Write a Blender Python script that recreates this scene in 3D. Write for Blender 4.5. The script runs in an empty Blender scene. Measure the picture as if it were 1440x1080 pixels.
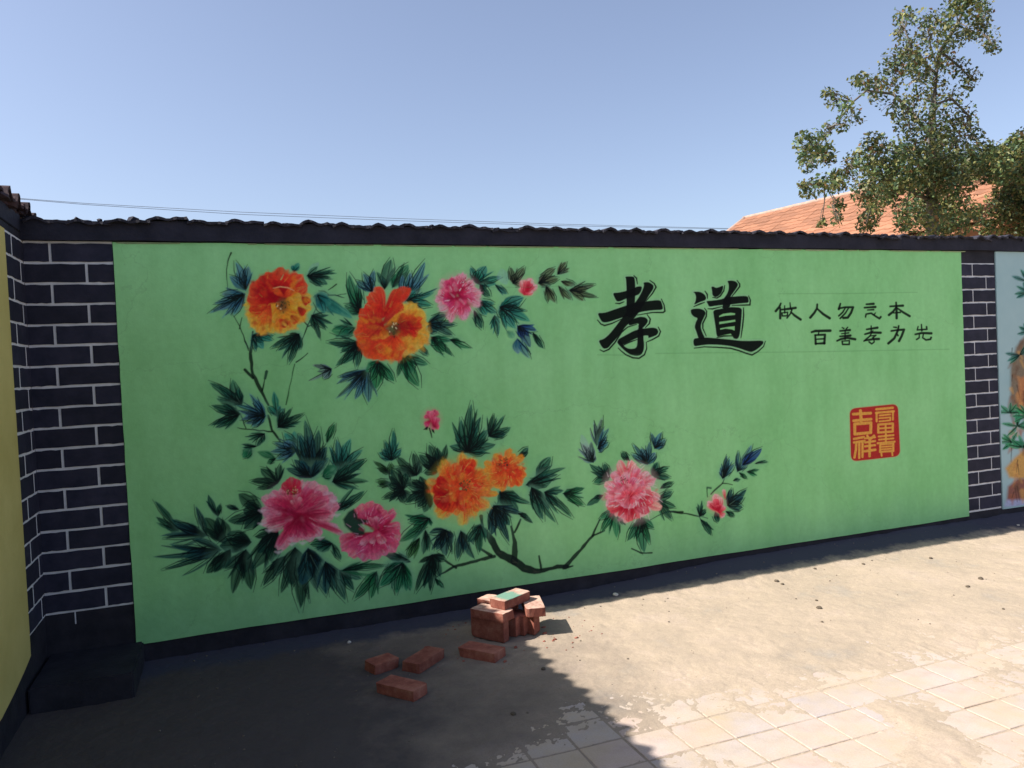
import bpy, bmesh, math, random
import numpy as np
from mathutils import Vector, Matrix

random.seed(7)
rng = np.random.default_rng(11)
scene = bpy.context.scene
COL = scene.collection

# ------------------------------------------------------------------ camera
F_PX, YAW, PITCH, ROLL = 1073.08, 0.35339, -0.02553, -0.04629
CAM = Vector((1.01643, -4.79823, 1.60916))
fwd = Vector((math.sin(YAW) * math.cos(PITCH), math.cos(YAW) * math.cos(PITCH), math.sin(PITCH)))
r0 = Vector((math.cos(YAW), -math.sin(YAW), 0))
u0 = r0.cross(fwd)
rt = r0 * math.cos(ROLL) + u0 * math.sin(ROLL)
up = -r0 * math.sin(ROLL) + u0 * math.cos(ROLL)
cam_d = bpy.data.cameras.new('camera')
cam_d.sensor_width = 36
cam_d.lens = F_PX / 1440 * 36
cam_d.clip_start = 0.05
cam_d.clip_end = 3000
cam = bpy.data.objects.new('camera', cam_d)
COL.objects.link(cam)
M = Matrix.Identity(4)
for i in range(3):
    M[i][0], M[i][1], M[i][2], M[i][3] = rt[i], up[i], -fwd[i], CAM[i]
cam.matrix_world = M
scene.camera = cam

# ------------------------------------------------------------------ light
SUN_DIR = Vector((-2.56, 0.25, 2.62)).normalized()       # towards the sun
elev = math.asin(SUN_DIR.z)
azim = math.atan2(SUN_DIR.x, SUN_DIR.y)
world = bpy.data.worlds.new("World")
scene.world = world
world.use_nodes = True
wn = world.node_tree
bg = wn.nodes['Background']
sky = wn.nodes.new('ShaderNodeTexSky')
sky.sky_type = 'NISHITA'
sky.sun_disc = False
sky.sun_elevation = elev
sky.sun_rotation = azim
sky.altitude = 200
sky.air_density = 1.0
sky.dust_density = 2.0
sky.ozone_density = 3.2
hs = wn.nodes.new('ShaderNodeHueSaturation')          # slightly hazy, periwinkle summer sky
hs.inputs['Saturation'].default_value = 0.81
hs.inputs['Hue'].default_value = 0.506
wn.links.new(sky.outputs['Color'], hs.inputs['Color'])
wn.links.new(hs.outputs['Color'], bg.inputs['Color'])
bg.inputs['Strength'].default_value = 0.108
sun_d = bpy.data.lights.new('sun', 'SUN')
sun_d.energy = 5.0
sun_d.angle = math.radians(0.5)
sun_d.color = (1.0, 0.95, 0.87)
sun = bpy.data.objects.new('sun', sun_d)
sun.rotation_euler = SUN_DIR.to_track_quat('Z', 'Y').to_euler()
sun.location = (-20, 2, 20)
COL.objects.link(sun)
scene.view_settings.view_transform = 'Standard'
scene.view_settings.look = 'None'
scene.view_settings.gamma = 1
scene.view_settings.use_curve_mapping = False
scene.view_settings.exposure = 0.86
scene.render.engine = 'CYCLES'
scene.cycles.max_bounces = 8
scene.cycles.diffuse_bounces = 5

# ------------------------------------------------------------------ survey helpers: photo pixel -> point on a known plane
def ray(px, py):
    return fwd * F_PX + rt * (px - 720) - up * (py - 540)
def on_plane(px, py, axis, val):
    d = ray(px, py)
    return CAM + d * ((val - CAM[axis]) / d[axis])
def on_ground(px, py, z=0.0):
    return on_plane(px, py, 2, z)

# ------------------------------------------------------------------ object helpers
def tag(o, label=None, cat=None, group=None, kind=None):
    if label: o['label'] = label
    if cat: o['category'] = cat
    if group: o['group'] = group
    if kind: o['kind'] = kind
    return o
def empty(name, loc=(0, 0, 0), rz=0):
    o = bpy.data.objects.new(name, None)
    o.location = loc
    o.rotation_euler = (0, 0, rz)
    o.empty_display_size = 0.1
    COL.objects.link(o)
    return o
def link(name, me, material=None, parent=None, loc=None, rot=None):
    o = bpy.data.objects.new(name, me)
    if material is not None and len(me.materials) == 0:
        me.materials.append(material)
    if parent is not None: o.parent = parent
    if loc is not None: o.location = loc
    if rot is not None: o.rotation_euler = rot
    COL.objects.link(o)
    return o
def from_bm(bm, name, smooth=False):
    bmesh.ops.recalc_face_normals(bm, faces=bm.faces[:])
    me = bpy.data.meshes.new(name)
    bm.to_mesh(me)
    bm.free()
    if smooth:
        me.polygons.foreach_set('use_smooth', [True] * len(me.polygons))
    return me
def box_bm(bm, x0, x1, y0, y1, z0, z1):
    vs = [bm.verts.new(c) for c in ((x0,y0,z0),(x1,y0,z0),(x1,y1,z0),(x0,y1,z0),(x0,y0,z1),(x1,y0,z1),(x1,y1,z1),(x0,y1,z1))]
    for f in ((0,3,2,1),(4,5,6,7),(0,1,5,4),(1,2,6,5),(2,3,7,6),(3,0,4,7)):
        bm.faces.new([vs[i] for i in f])
    return vs
def box_me(name, x0, x1, y0, y1, z0, z1, bevel=0.0, seg=1):
    bm = bmesh.new()
    box_bm(bm, x0, x1, y0, y1, z0, z1)
    if bevel:
        bmesh.ops.bevel(bm, geom=bm.edges[:], offset=bevel, segments=seg, affect='EDGES')
    return from_bm(bm, name)
def grid_mesh(name, X, Y, Z, smooth=True):
    n, m = X.shape
    v = np.stack([X, Y, Z], -1).reshape(-1, 3).astype(np.float32)
    idx = np.arange(n * m).reshape(n, m)
    q = np.stack([idx[:-1, :-1], idx[:-1, 1:], idx[1:, 1:], idx[1:, :-1]], -1).reshape(-1, 4)
    return raw_mesh(name, v, q, smooth)
def raw_mesh(name, v, q, smooth=False):
    me = bpy.data.meshes.new(name)
    k = q.shape[1]
    me.vertices.add(len(v)); me.vertices.foreach_set('co', np.ascontiguousarray(v, dtype=np.float32).ravel())
    me.loops.add(q.size); me.loops.foreach_set('vertex_index', np.ascontiguousarray(q, dtype=np.int32).ravel())
    me.polygons.add(len(q)); me.polygons.foreach_set('loop_start', np.arange(0, q.size, k, dtype=np.int32))
    if smooth: me.polygons.foreach_set('use_smooth', np.ones(len(q), dtype=bool))
    me.update(calc_edges=True)
    return me
def tube_bm(bm, pts, radii, sides=7):
    rings = []
    n = len(pts)
    pts = [Vector(p) for p in pts]
    for i, p in enumerate(pts):
        d = (pts[min(i + 1, n - 1)] - pts[max(i - 1, 0)]).normalized()
        a = d.orthogonal().normalized() if abs(d.z) > 0.95 else d.cross(Vector((0, 0, 1))).normalized()
        b = d.cross(a).normalized()
        rings.append([bm.verts.new(p + (a * math.cos(t) + b * math.sin(t)) * radii[i]) for t in [2 * math.pi * k / sides for k in range(sides)]])
    for i in range(n - 1):
        for k in range(sides):
            bm.faces.new((rings[i][k], rings[i][(k + 1) % sides], rings[i + 1][(k + 1) % sides], rings[i + 1][k]))
    bm.faces.new(rings[0][::-1]); bm.faces.new(rings[-1])

def vnoise(x, y, seed=0):
    """smooth value noise in numpy, period free"""
    xi = np.floor(x).astype(np.int64); yi = np.floor(y).astype(np.int64)
    fx = x - xi; fy = y - yi
    fx = fx * fx * (3 - 2 * fx); fy = fy * fy * (3 - 2 * fy)
    def h(a, b):
        n = (a * 374761393 + b * 668265263 + seed * 1274126177) & 0x7fffffff
        n = ((n ^ (n >> 13)) * 1274126177) & 0x7fffffff
        return ((n ^ (n >> 16)) & 0xffff) / 65535.0
    return (h(xi, yi) * (1 - fx) + h(xi + 1, yi) * fx) * (1 - fy) + (h(xi, yi + 1) * (1 - fx) + h(xi + 1, yi + 1) * fx) * fy
def fbm(x, y, seed=0, oct=4):
    s = 0; a = 0.5; t = 0
    for k in range(oct):
        s = s + a * vnoise(x * 2 ** k, y * 2 ** k, seed + k); t += a; a *= 0.5
    return s / t

# ------------------------------------------------------------------ materials
def lin(c):
    return tuple(((v / 255) / 12.92 if v / 255 <= 0.04045 else ((v / 255 + 0.055) / 1.055) ** 2.4) for v in c)
def nodes_of(name):
    m = bpy.data.materials.new(name)
    m.use_nodes = True
    nt = m.node_tree
    return m, nt, nt.nodes['Principled BSDF']
def N(nt, t, **kw):
    n = nt.nodes.new(t)
    for k, v in kw.items():
        if k in n.inputs.keys() if isinstance(k, str) else False: n.inputs[k].default_value = v
        else: setattr(n, k, v)
    return n
def noise(nt, scale, detail=5, rough=0.6, vec=None, coord='Object', stretch=None):
    tc = nt.nodes.new('ShaderNodeTexCoord')
    n = nt.nodes.new('ShaderNodeTexNoise')
    n.inputs['Scale'].default_value = scale
    n.inputs['Detail'].default_value = detail
    n.inputs['Roughness'].default_value = rough
    src = tc.outputs[coord]
    if stretch:
        mp = nt.nodes.new('ShaderNodeMapping')
        mp.inputs['Scale'].default_value = stretch
        nt.links.new(src, mp.inputs['Vector']); src = mp.outputs['Vector']
    nt.links.new(src, n.inputs['Vector'])
    return n
def ramp(nt, fac, stops):
    r = nt.nodes.new('ShaderNodeValToRGB')
    el = r.color_ramp.elements
    while len(el) < len(stops): el.new(0.5)
    for e, (p, c) in zip(el, stops):
        e.position = p; e.color = (c[0], c[1], c[2], 1)
    nt.links.new(fac, r.inputs['Fac'])
    return r
def mixc(nt, fac, a, b, mode='MIX'):
    m = nt.nodes.new('ShaderNodeMix')
    m.data_type = 'RGBA'; m.blend_type = mode
    for s, v in ((0, fac), (6, a), (7, b)):
        if hasattr(v, 'is_linked') or hasattr(v, 'links'): nt.links.new(v, m.inputs[s])
        else: m.inputs[s].default_value = v if s == 0 else (v[0], v[1], v[2], 1)
    return m.outputs[2]
def bump(nt, bsdf, h, strength=0.3, dist=0.01):
    b = nt.nodes.new('ShaderNodeBump')
    b.inputs['Strength'].default_value = strength
    b.inputs['Distance'].default_value = dist
    nt.links.new(h, b.inputs['Height'])
    nt.links.new(b.outputs['Normal'], bsdf.inputs['Normal'])
    return b
def rand_val(nt, col, amt):
    """per-object brightness change"""
    oi = nt.nodes.new('ShaderNodeObjectInfo')
    mr = nt.nodes.new('ShaderNodeMapRange')
    mr.inputs['To Min'].default_value = 1 - amt; mr.inputs['To Max'].default_value = 1 + amt
    nt.links.new(oi.outputs['Random'], mr.inputs['Value'])
    hs = nt.nodes.new('ShaderNodeHueSaturation')
    nt.links.new(mr.outputs['Result'], hs.inputs['Value'])
    nt.links.new(col, hs.inputs['Color'])
    return hs.outputs['Color']
def simple(name, c1, c2, scale, rough=0.85, bump_s=0.3, bump_scale=60, bump_d=0.004, rnd=0.0, spec=0.3):
    m, nt, b = nodes_of(name)
    n1 = noise(nt, scale)
    col = ramp(nt, n1.outputs['Fac'], [(0.3, c1), (0.7, c2)]).outputs['Color']
    if rnd: col = rand_val(nt, col, rnd)
    nt.links.new(col, b.inputs['Base Color'])
    b.inputs['Roughness'].default_value = rough
    b.inputs['Specular IOR Level'].default_value = spec
    n2 = noise(nt, bump_scale, 4)
    bump(nt, b, n2.outputs['Fac'], bump_s, bump_d)
    return m

PANEL_A, PANEL_B = (0.250, 0.630, 0.235), (0.315, 0.700, 0.290)
def panel_colour(nt):
    n1 = noise(nt, 1.1, 4, 0.55)
    c = ramp(nt, n1.outputs['Fac'], [(0.3, PANEL_A), (0.7, PANEL_B)]).outputs['Color']
    n2 = noise(nt, 5.0, 5, 0.6, stretch=(1, 1, 0.25))          # roller streaks
    s = ramp(nt, n2.outputs['Fac'], [(0.35, (0.88, 0.90, 0.88)), (0.65, (1.08, 1.04, 1.1))]).outputs['Color']
    c = mixc(nt, 0.8, c, s, 'MULTIPLY')
    tcz = nt.nodes.new('ShaderNodeTexCoord'); sz = nt.nodes.new('ShaderNodeSeparateXYZ'); nt.links.new(tcz.outputs['Object'], sz.inputs[0])
    nd_ = noise(nt, 3.0, 7, 0.72, stretch=(1, 1, 0.5))
    zz_ = nt.nodes.new('ShaderNodeMath'); zz_.operation = 'MULTIPLY_ADD'; nt.links.new(nd_.outputs['Fac'], zz_.inputs[0]); zz_.inputs[1].default_value = -0.55; nt.links.new(sz.outputs['Z'], zz_.inputs[2])
    dm = nt.nodes.new('ShaderNodeMapRange'); dm.inputs['From Min'].default_value = 0.16; dm.inputs['From Max'].default_value = -0.12; dm.inputs['To Max'].default_value = 0.28
    nt.links.new(zz_.outputs[0], dm.inputs['Value'])
    c = mixc(nt, dm.outputs['Result'], c, (0.16, 0.36, 0.22))        # rain splash at the foot
    vo = nt.nodes.new('ShaderNodeTexVoronoi'); vo.feature = 'DISTANCE_TO_EDGE'; vo.inputs['Scale'].default_value = 0.8
    nw = noise(nt, 3.5, 5, 0.6); wv = mixc(nt, 0.25, tcz.outputs['Object'], nw.outputs['Color']); nt.links.new(wv, vo.inputs['Vector'])
    ck = nt.nodes.new('ShaderNodeMapRange'); ck.inputs['From Min'].default_value = 0.0022; ck.inputs['From Max'].default_value = 0.0008; ck.inputs['To Max'].default_value = 0.14
    nt.links.new(vo.outputs['Distance'], ck.inputs['Value'])
    c = mixc(nt, ck.outputs['Result'], c, (0.10, 0.22, 0.10))        # hairline cracks in the render
    n3 = noise(nt, 26.0, 3, 0.6)
    s3 = ramp(nt, n3.outputs['Fac'], [(0.3, (0.94, 0.95, 0.94)), (0.7, (1.05, 1.04, 1.05))]).outputs['Color']
    return mixc(nt, 0.8, c, s3, 'MULTIPLY')
def plaster_bump(nt, b, s=0.35):
    n1 = noise(nt, 9, 5, 0.6); n2 = noise(nt, 110, 3, 0.6)
    ad = nt.nodes.new('ShaderNodeMath'); ad.operation = 'MULTIPLY_ADD'
    nt.links.new(n2.outputs['Fac'], ad.inputs[0]); ad.inputs[1].default_value = 0.12
    nt.links.new(n1.outputs['Fac'], ad.inputs[2])
    bump(nt, b, ad.outputs[0], s, 0.012)
def make_panel_mat():
    m, nt, b = nodes_of('green_wall_paint')
    nt.links.new(panel_colour(nt), b.inputs['Base Color'])
    b.inputs['Roughness'].default_value = 0.7
    b.inputs['Specular IOR Level'].default_value = 0.25
    plaster_bump(nt, b)
    return m
def make_art_mat(base='panel'):
    m, nt, b = nodes_of('mural_pigment' if base == 'panel' else 'landscape_pigment')
    at = nt.nodes.new('ShaderNodeAttribute'); at.attribute_name = 'pigment'
    n = noise(nt, 60, 3, 0.6)
    s = ramp(nt, n.outputs['Fac'], [(0.3, (0.85, 0.85, 0.85)), (0.7, (1.12, 1.12, 1.12))]).outputs['Color']
    pc = mixc(nt, 1.0, at.outputs['Color'], s, 'MULTIPLY')
    base_c = panel_colour(nt) if base == 'panel' else pale_colour(nt)
    col = mixc(nt, at.outputs['Alpha'], base_c, pc)
    nt.links.new(col, b.inputs['Base Color'])
    b.inputs['Roughness'].default_value = 0.75
    b.inputs['Specular IOR Level'].default_value = 0.12
    plaster_bump(nt, b)
    return m
def pale_colour(nt):
    n1 = noise(nt, 2.2, 4, 0.55)
    return ramp(nt, n1.outputs['Fac'], [(0.3, (0.30, 0.47, 0.50)), (0.7, (0.38, 0.54, 0.56))]).outputs['Color']
def make_pale_mat():
    m, nt, b = nodes_of('pale_blue_wall_paint')
    nt.links.new(pale_colour(nt), b.inputs['Base Color'])
    b.inputs['Roughness'].default_value = 0.75
    plaster_bump(nt, b)
    return m

MAT = {}
MAT['panel'] = make_panel_mat()
MAT['art'] = make_art_mat()
MAT['pale'] = make_pale_mat()
MAT['art2'] = make_art_mat('pale')
MAT['black'] = simple('black_wall_paint', (0.011, 0.011, 0.018), (0.030, 0.029, 0.040), 7, 0.8, 0.5, 40, 0.006)
MAT['fascia'] = simple('black_coping_paint', (0.010, 0.011, 0.021), (0.026, 0.026, 0.042), 7, 0.8, 0.5, 30, 0.008)
MAT['brickpaint'] = simple('navy_brick_paint', (0.011, 0.013, 0.028), (0.030, 0.029, 0.052), 9, 0.75, 0.4, 50, 0.004, rnd=0.25)
MAT['line'] = simple('white_line_paint', (0.55, 0.55, 0.58), (0.74, 0.74, 0.76), 14, 0.8, 0.3, 60, 0.003)
MAT['tile_black'] = simple('black_painted_roof_tile', (0.016, 0.017, 0.028), (0.038, 0.034, 0.044), 12, 0.85, 0.5, 50, 0.006, rnd=0.3)
MAT['tile_red'] = simple('weathered_red_roof_tile', (0.020, 0.015, 0.018), (0.050, 0.026, 0.028), 10, 0.9, 0.5, 40, 0.006, rnd=0.3)
MAT['yellow'] = simple('ochre_wall_paint', (0.50, 0.42, 0.13), (0.64, 0.54, 0.20), 2.0, 0.8, 0.4, 30, 0.006)
MAT['plaster'] = simple('bare_plaster_edge', (0.20, 0.30, 0.16), (0.32, 0.38, 0.26), 20, 0.9, 0.6, 50, 0.006)
MAT['backwall'] = simple('bare_brick_render', (0.25, 0.20, 0.16), (0.34, 0.28, 0.22), 3, 0.95, 0.5, 25, 0.01)

# ------------------------------------------------------------------ ground: far terrain, bedding, pavers, sand
m, nt, b = nodes_of('dry_earth')
n1 = noise(nt, 0.35, 8, 0.65)
nt.links.new(ramp(nt, n1.outputs['Fac'], [(0.35, (0.26, 0.20, 0.13)), (0.65, (0.34, 0.27, 0.18))]).outputs['Color'], b.inputs['Base Color'])
b.inputs['Roughness'].default_value = 0.95
MAT['earth'] = m
bm = bmesh.new()
S = 900
for c in ((-S, -S, -0.07), (S, -S, -0.07), (S, S, -0.07), (-S, S, -0.07)): bm.verts.new(c)
bm.faces.new(bm.verts)
tag(link('ground', from_bm(bm, 'ground'), MAT['earth']), kind='structure')

# sand: one sheet whose height swells over the paving and drops between/below the swept pavers
GS = 0.009
GX = np.arange(0.0, 8.4, GS); GY = np.arange(-3.9, 0.004, GS)
X, Y = np.meshgrid(GX, GY)
cov = np.clip((Y + 1.78) / 0.16, -1.25, 1)                       # covered behind this line
cov = cov + 0.9 * (fbm(X * 1.3, Y * 1.3, 3) - 0.52) * 2.0 + 0.6 * (fbm(X * 7, Y * 7, 5) - 0.5) * 2
def spread(px, py, r, amt, sx=1.0):
    global cov
    p = on_ground(px, py)
    cov = cov + amt * np.exp(-(((X - p.x) / (r * sx)) ** 2 + ((Y - p.y) / r) ** 2))
for (a, c, r, amt) in ((760, 300, .07, 1.3), (860, 340, .09, 1.5), (930, 370, .10, 1.6), (1040, 340, .07, 1.4), (1000, 420, .09, 1.5), (1060, 480, .10, 1.6), (1180, 500, .10, 1.6),
                       (1080, 570, .10, 1.5), (940, 560, .08, 1.2), (560, 560, .07, 1.2), (150, 320, .06, 1.2), (260, 330, .08, 1.3), (60, 560, .07, 1.2), (420, 290, .05, .8),
                       (1380, 200, .08, 1.0), (1280, 150, .05, .7), (480, 200, .06, .7), (-300, 470, .05, .6), (-180, 520, .05, .7)):
    spread(1000 + a * .3056, 900 + c * .3056, r, amt)
for (a, c, r, amt) in ((100, 450, .10, -1.0), (320, 400, .12, -1.2), (460, 420, .12, -1.2), (620, 380, .12, -.9), (870, 210, .11, -1.2), (1030, 170, .11, -1.2), (650, 250, .10, -1.0),
                       (1240, 380, .14, -1.6), (1350, 340, .14, -1.4), (1130, 270, .10, -1.0), (1300, 520, .12, -1.3), (650, 500, .09, -.9), (240, 470, .12, -1.1), (520, 300, .09, -.9), (1200, 250, .10, -1.1)):
    spread(1000 + a * .3056, 900 + c * .3056, r, amt)
for (qx, qy, r) in ((800, 1000, .14), (862, 968, .11), (850, 1010, .13), (790, 1065, .13), (905, 985, .11), (955, 955, .08)):
    spread(qx, qy, r, -0.55)
for (qx, qy, r) in ((640, 1060, .2), (560, 1060, .25), (700, 1040, .12), (760, 1000, .1), (480, 1070, .25)):
    spread(qx, qy, r, 0.9)
for (qx, qy, r) in ((1107, 925, .06), (1225, 905, .10), (1390, 905, .12), (1320, 895, .09)):
    spread(qx, qy, r, -0.5)
cov = cov + 0.8 * (fbm(X * 16, Y * 16, 31, 3) - 0.5) + 0.5 * (fbm(X * 3.1, Y * 3.1, 33, 3) - 0.5)
jx = np.abs((X - 2.925 + 0.105) % 0.21 - 0.105); jy = np.abs((Y + 2.135 + 0.105) % 0.21 - 0.105)
jd = np.minimum(jx, jy)
cov = cov + (0.25 + 0.5 * fbm(X * 2.3, Y * 2.3, 41, 3)) * np.exp(-(jd / 0.016) ** 2) * np.clip((-1.62 - Y) / .12, 0, 1)
thick = np.clip(cov * 0.55 + 0.12, -1.0, 1.0)
fine = (fbm(X * 32, Y * 32, 12, 3) - 0.5) * 0.0055 + (fbm(X * 95, Y * 95, 52, 2) - 0.5) * 0.0042
h = 0.0042 * thick + fine * (1 - 0.45 * np.clip(thick, 0, 1))
h = h + np.clip(thick - .35, 0, 1) * (0.006 + 0.004 * (fbm(X * 5, Y * 5, 9) - 0.5))
h = h + np.where(Y > -1.7, 0.010 * (fbm(X * 0.9, Y * 0.9, 21) - 0.5), 0) * np.clip(thick, 0, 1)
for q in range(60):                                             # shallow scuffs and footmarks
    fx, fy = rng.uniform(1.2, 8.0), rng.uniform(-1.75, -0.15); an = rng.uniform(0, 3.14)
    u = (X - fx) * np.cos(an) + (Y - fy) * np.sin(an); v = -(X - fx) * np.sin(an) + (Y - fy) * np.cos(an)
    h = h - rng.uniform(.002, .005) * np.exp(-(u / .11) ** 2 - (v / .04) ** 2) * np.clip(thick, 0, 1) + .002 * np.exp(-((u - .13) / .04) ** 2 - (v / .05) ** 2) * np.clip(thick, 0, 1)
h = np.maximum(h, -0.0036)
# a low bank of mortar and sand left against the foot of the wall, higher towards the right
bank = np.clip((X - 2.9) / 1.9, 0, 1); bank = 0.012 + 0.070 * bank * bank * (3 - 2 * bank)
h = h + bank * np.clip(1 + Y / 0.42, 0, 1) ** 1.4 * (0.88 + 0.24 * fbm(X * 3, Y * 6, 61))
def sand_h(x, y):
    i = int(np.clip(round((y - GY[0]) / GS), 0, len(GY) - 1)); j = int(np.clip(round(x / GS), 0, len(GX) - 1))
    return float(h[i, j])
sand_me = grid_mesh('sand', X, Y, h)
m, nt, b = nodes_of('pale_sand')
n1 = noise(nt, 1.6, 8, 0.68)
c = ramp(nt, n1.outputs['Fac'], [(0.28, (0.310, 0.272, 0.232)), (0.42, (0.352, 0.284, 0.217)), (0.55, (0.388, 0.310, 0.236)), (0.72, (0.430, 0.342, 0.276))]).outputs['Color']
n2 = noise(nt, 7, 6, 0.7)
c = mixc(nt, 0.55, c, ramp(nt, n2.outputs['Fac'], [(0.3, (0.84, 0.85, 0.88)), (0.68, (1.10, 1.09, 1.06))]).outputs['Color'], 'MULTIPLY')
n4 = noise(nt, 130, 2, 0.7)
c = mixc(nt, 0.7, c, ramp(nt, n4.outputs['Fac'], [(0.25, (0.78, 0.77, 0.76)), (0.6, (1.06, 1.06, 1.06))]).outputs['Color'], 'MULTIPLY')
# black paint overspray at the wall foot, plus wall shade painted into the strip
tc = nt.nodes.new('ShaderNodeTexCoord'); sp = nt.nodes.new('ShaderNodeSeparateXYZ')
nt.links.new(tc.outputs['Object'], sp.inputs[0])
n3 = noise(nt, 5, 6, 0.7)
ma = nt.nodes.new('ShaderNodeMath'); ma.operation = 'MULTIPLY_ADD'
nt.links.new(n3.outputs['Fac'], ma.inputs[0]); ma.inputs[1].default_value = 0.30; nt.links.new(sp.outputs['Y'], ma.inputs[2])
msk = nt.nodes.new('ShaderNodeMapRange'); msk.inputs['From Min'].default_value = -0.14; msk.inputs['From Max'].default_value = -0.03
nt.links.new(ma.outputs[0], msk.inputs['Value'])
# shade painted into the sand colour, deepening towards the corner of the yard
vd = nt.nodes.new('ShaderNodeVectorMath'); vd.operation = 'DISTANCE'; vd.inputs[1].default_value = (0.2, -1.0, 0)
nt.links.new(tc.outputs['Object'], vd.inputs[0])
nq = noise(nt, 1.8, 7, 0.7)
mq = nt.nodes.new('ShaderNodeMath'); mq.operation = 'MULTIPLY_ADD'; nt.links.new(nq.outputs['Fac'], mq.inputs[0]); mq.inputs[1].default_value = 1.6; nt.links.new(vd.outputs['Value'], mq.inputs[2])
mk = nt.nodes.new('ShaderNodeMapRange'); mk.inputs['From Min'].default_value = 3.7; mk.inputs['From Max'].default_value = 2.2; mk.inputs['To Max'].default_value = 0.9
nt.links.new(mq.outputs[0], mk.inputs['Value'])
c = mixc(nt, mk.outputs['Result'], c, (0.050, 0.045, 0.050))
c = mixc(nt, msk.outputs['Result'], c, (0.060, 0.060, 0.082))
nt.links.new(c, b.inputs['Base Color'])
b.inputs['Roughness'].default_value = 0.95
b.inputs['Specular IOR Level'].default_value = 0.1
n5 = noise(nt, 70, 5, 0.7)
bump(nt, b, n5.outputs['Fac'], 0.35, 0.006)
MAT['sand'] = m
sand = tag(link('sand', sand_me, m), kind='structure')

# paving: bedding slab with every paver a piece of its own
m, nt, b = nodes_of('concrete_paver')
n1 = noise(nt, 6, 6, 0.65)
c = ramp(nt, n1.outputs['Fac'], [(0.26, (0.30, 0.26, 0.235)), (0.45, (0.41, 0.36, 0.335)), (0.75, (0.475, 0.415, 0.375))]).outputs['Color']
oi = nt.nodes.new('ShaderNodeObjectInfo')
tint = ramp(nt, oi.outputs['Random'], [(0.0, (0.90, 0.90, 0.97)), (0.35, (1.0, 0.97, 0.96)), (0.7, (1.04, 0.98, 0.95)), (1.0, (1.06, 0.93, 0.90))]).outputs['Color']
c = mixc(nt, 1.0, c, tint, 'MULTIPLY')
nd = noise(nt, 2.5, 6, 0.7)
tcx = nt.nodes.new('ShaderNodeNewGeometry')
nt.links.new(tcx.outputs['Position'], nd.inputs['Vector'])
dust = nt.nodes.new('ShaderNodeMapRange'); dust.inputs['From Min'].default_value = 0.36; dust.inputs['From Max'].default_value = 0.70
nt.links.new(nd.outputs['Fac'], dust.inputs['Value'])
c = mixc(nt, dust.outputs['Result'], c, (0.42, 0.33, 0.225))
ng = noise(nt, 140, 2, 0.6)
c = mixc(nt, 0.5, c, ramp(nt, ng.outputs['Fac'], [(0.25, (0.8, 0.8, 0.8)), (0.6, (1.05, 1.05, 1.05))]).outputs['Color'], 'MULTIPLY')
nt.links.new(c, b.inputs['Base Color'])
b.inputs['Roughness'].default_value = 0.85
b.inputs['Specular IOR Level'].default_value = 0.25
n2 = noise(nt, 90, 4, 0.7)
bump(nt, b, n2.outputs['Fac'], 0.3, 0.004)
MAT['paver'] = m
MAT['bedding'] = simple('paving_bed', (0.27, 0.22, 0.16), (0.36, 0.29, 0.215), 8, 0.95)
bed = link('pavement', box_me('pavement', -0.02, 9.0, -14, 0.02, -0.065, -0.0042), MAT['bedding'])
tag(bed, kind='structure')
P = 0.21
pv = []
for k in range(3):
    bm = bmesh.new()
    s = P / 2 - 0.0052
    box_bm(bm, -s, s, -s, s, -0.05, 0)
    bmesh.ops.bevel(bm, geom=[e for e in bm.edges if all(v.co.z > -0.01 for v in e.verts)] + [e for e in bm.edges if abs(e.verts[0].co.z - e.verts[1].co.z) > .01], offset=0.0022, segments=1, affect='EDGES')
    for v in bm.verts: v.co.x += random.uniform(-.001, .001); v.co.y += random.uniform(-.001, .001)
    pv.append(from_bm(bm, 'paver'))
    pv[-1].materials.append(MAT['paver'])
rest = bmesh.new()
cnt = 0
spots = []
for i in range(-14, 22):
    for j in range(-16, 3):
        cx = 2.925 + P * (i + 0.5); cy = -2.135 + P * (j + 0.5)
        if cx < 0.12 or cx > 8.8: continue
        d = Vector((cx, cy, 0)) - CAM
        z = d.dot(fwd)
        vis = z > 0.3 and abs(720 + F_PX * d.dot(rt) / z - 720) < 800 and 540 - F_PX * d.dot(up) / z < 1160
        spots.append((0 if vis else 1, d.length, cx, cy))
spots.sort()
for nvis, dist, cx, cy in spots:
    rot = (random.gauss(0, .003), random.gauss(0, .003), random.gauss(0, .006))
    dz = random.gauss(0, .0007)
    if nvis == 0 and cnt < 290:
        link('paver', pv[cnt % 3], None, bed, (cx, cy, dz), rot)
        cnt += 1
    else:
        s = P / 2 - .005
        box_bm(rest, cx - s, cx + s, cy - s, cy + s, -.05, dz)
rp = link('paver_field', from_bm(rest, 'paver_field'), MAT['paver'], bed)
rp['kind'] = 'stuff'

# ------------------------------------------------------------------ boundary wall with the mural
wall = tag(empty('mural_wall', (0, 0, 0)), 'long black courtyard wall carrying the green peony mural and calligraphy', 'wall')
Z_TOP = 2.40
link('wall_body', box_me('wall_body', -0.24, 11.0, 0.0, 0.24, -0.06, 2.402), MAT['black'], wall)
link('rear_render', box_me('rear_render', -0.24, 11.0, 0.2425, 0.255, -0.06, 2.30), MAT['backwall'], wall)
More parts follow.
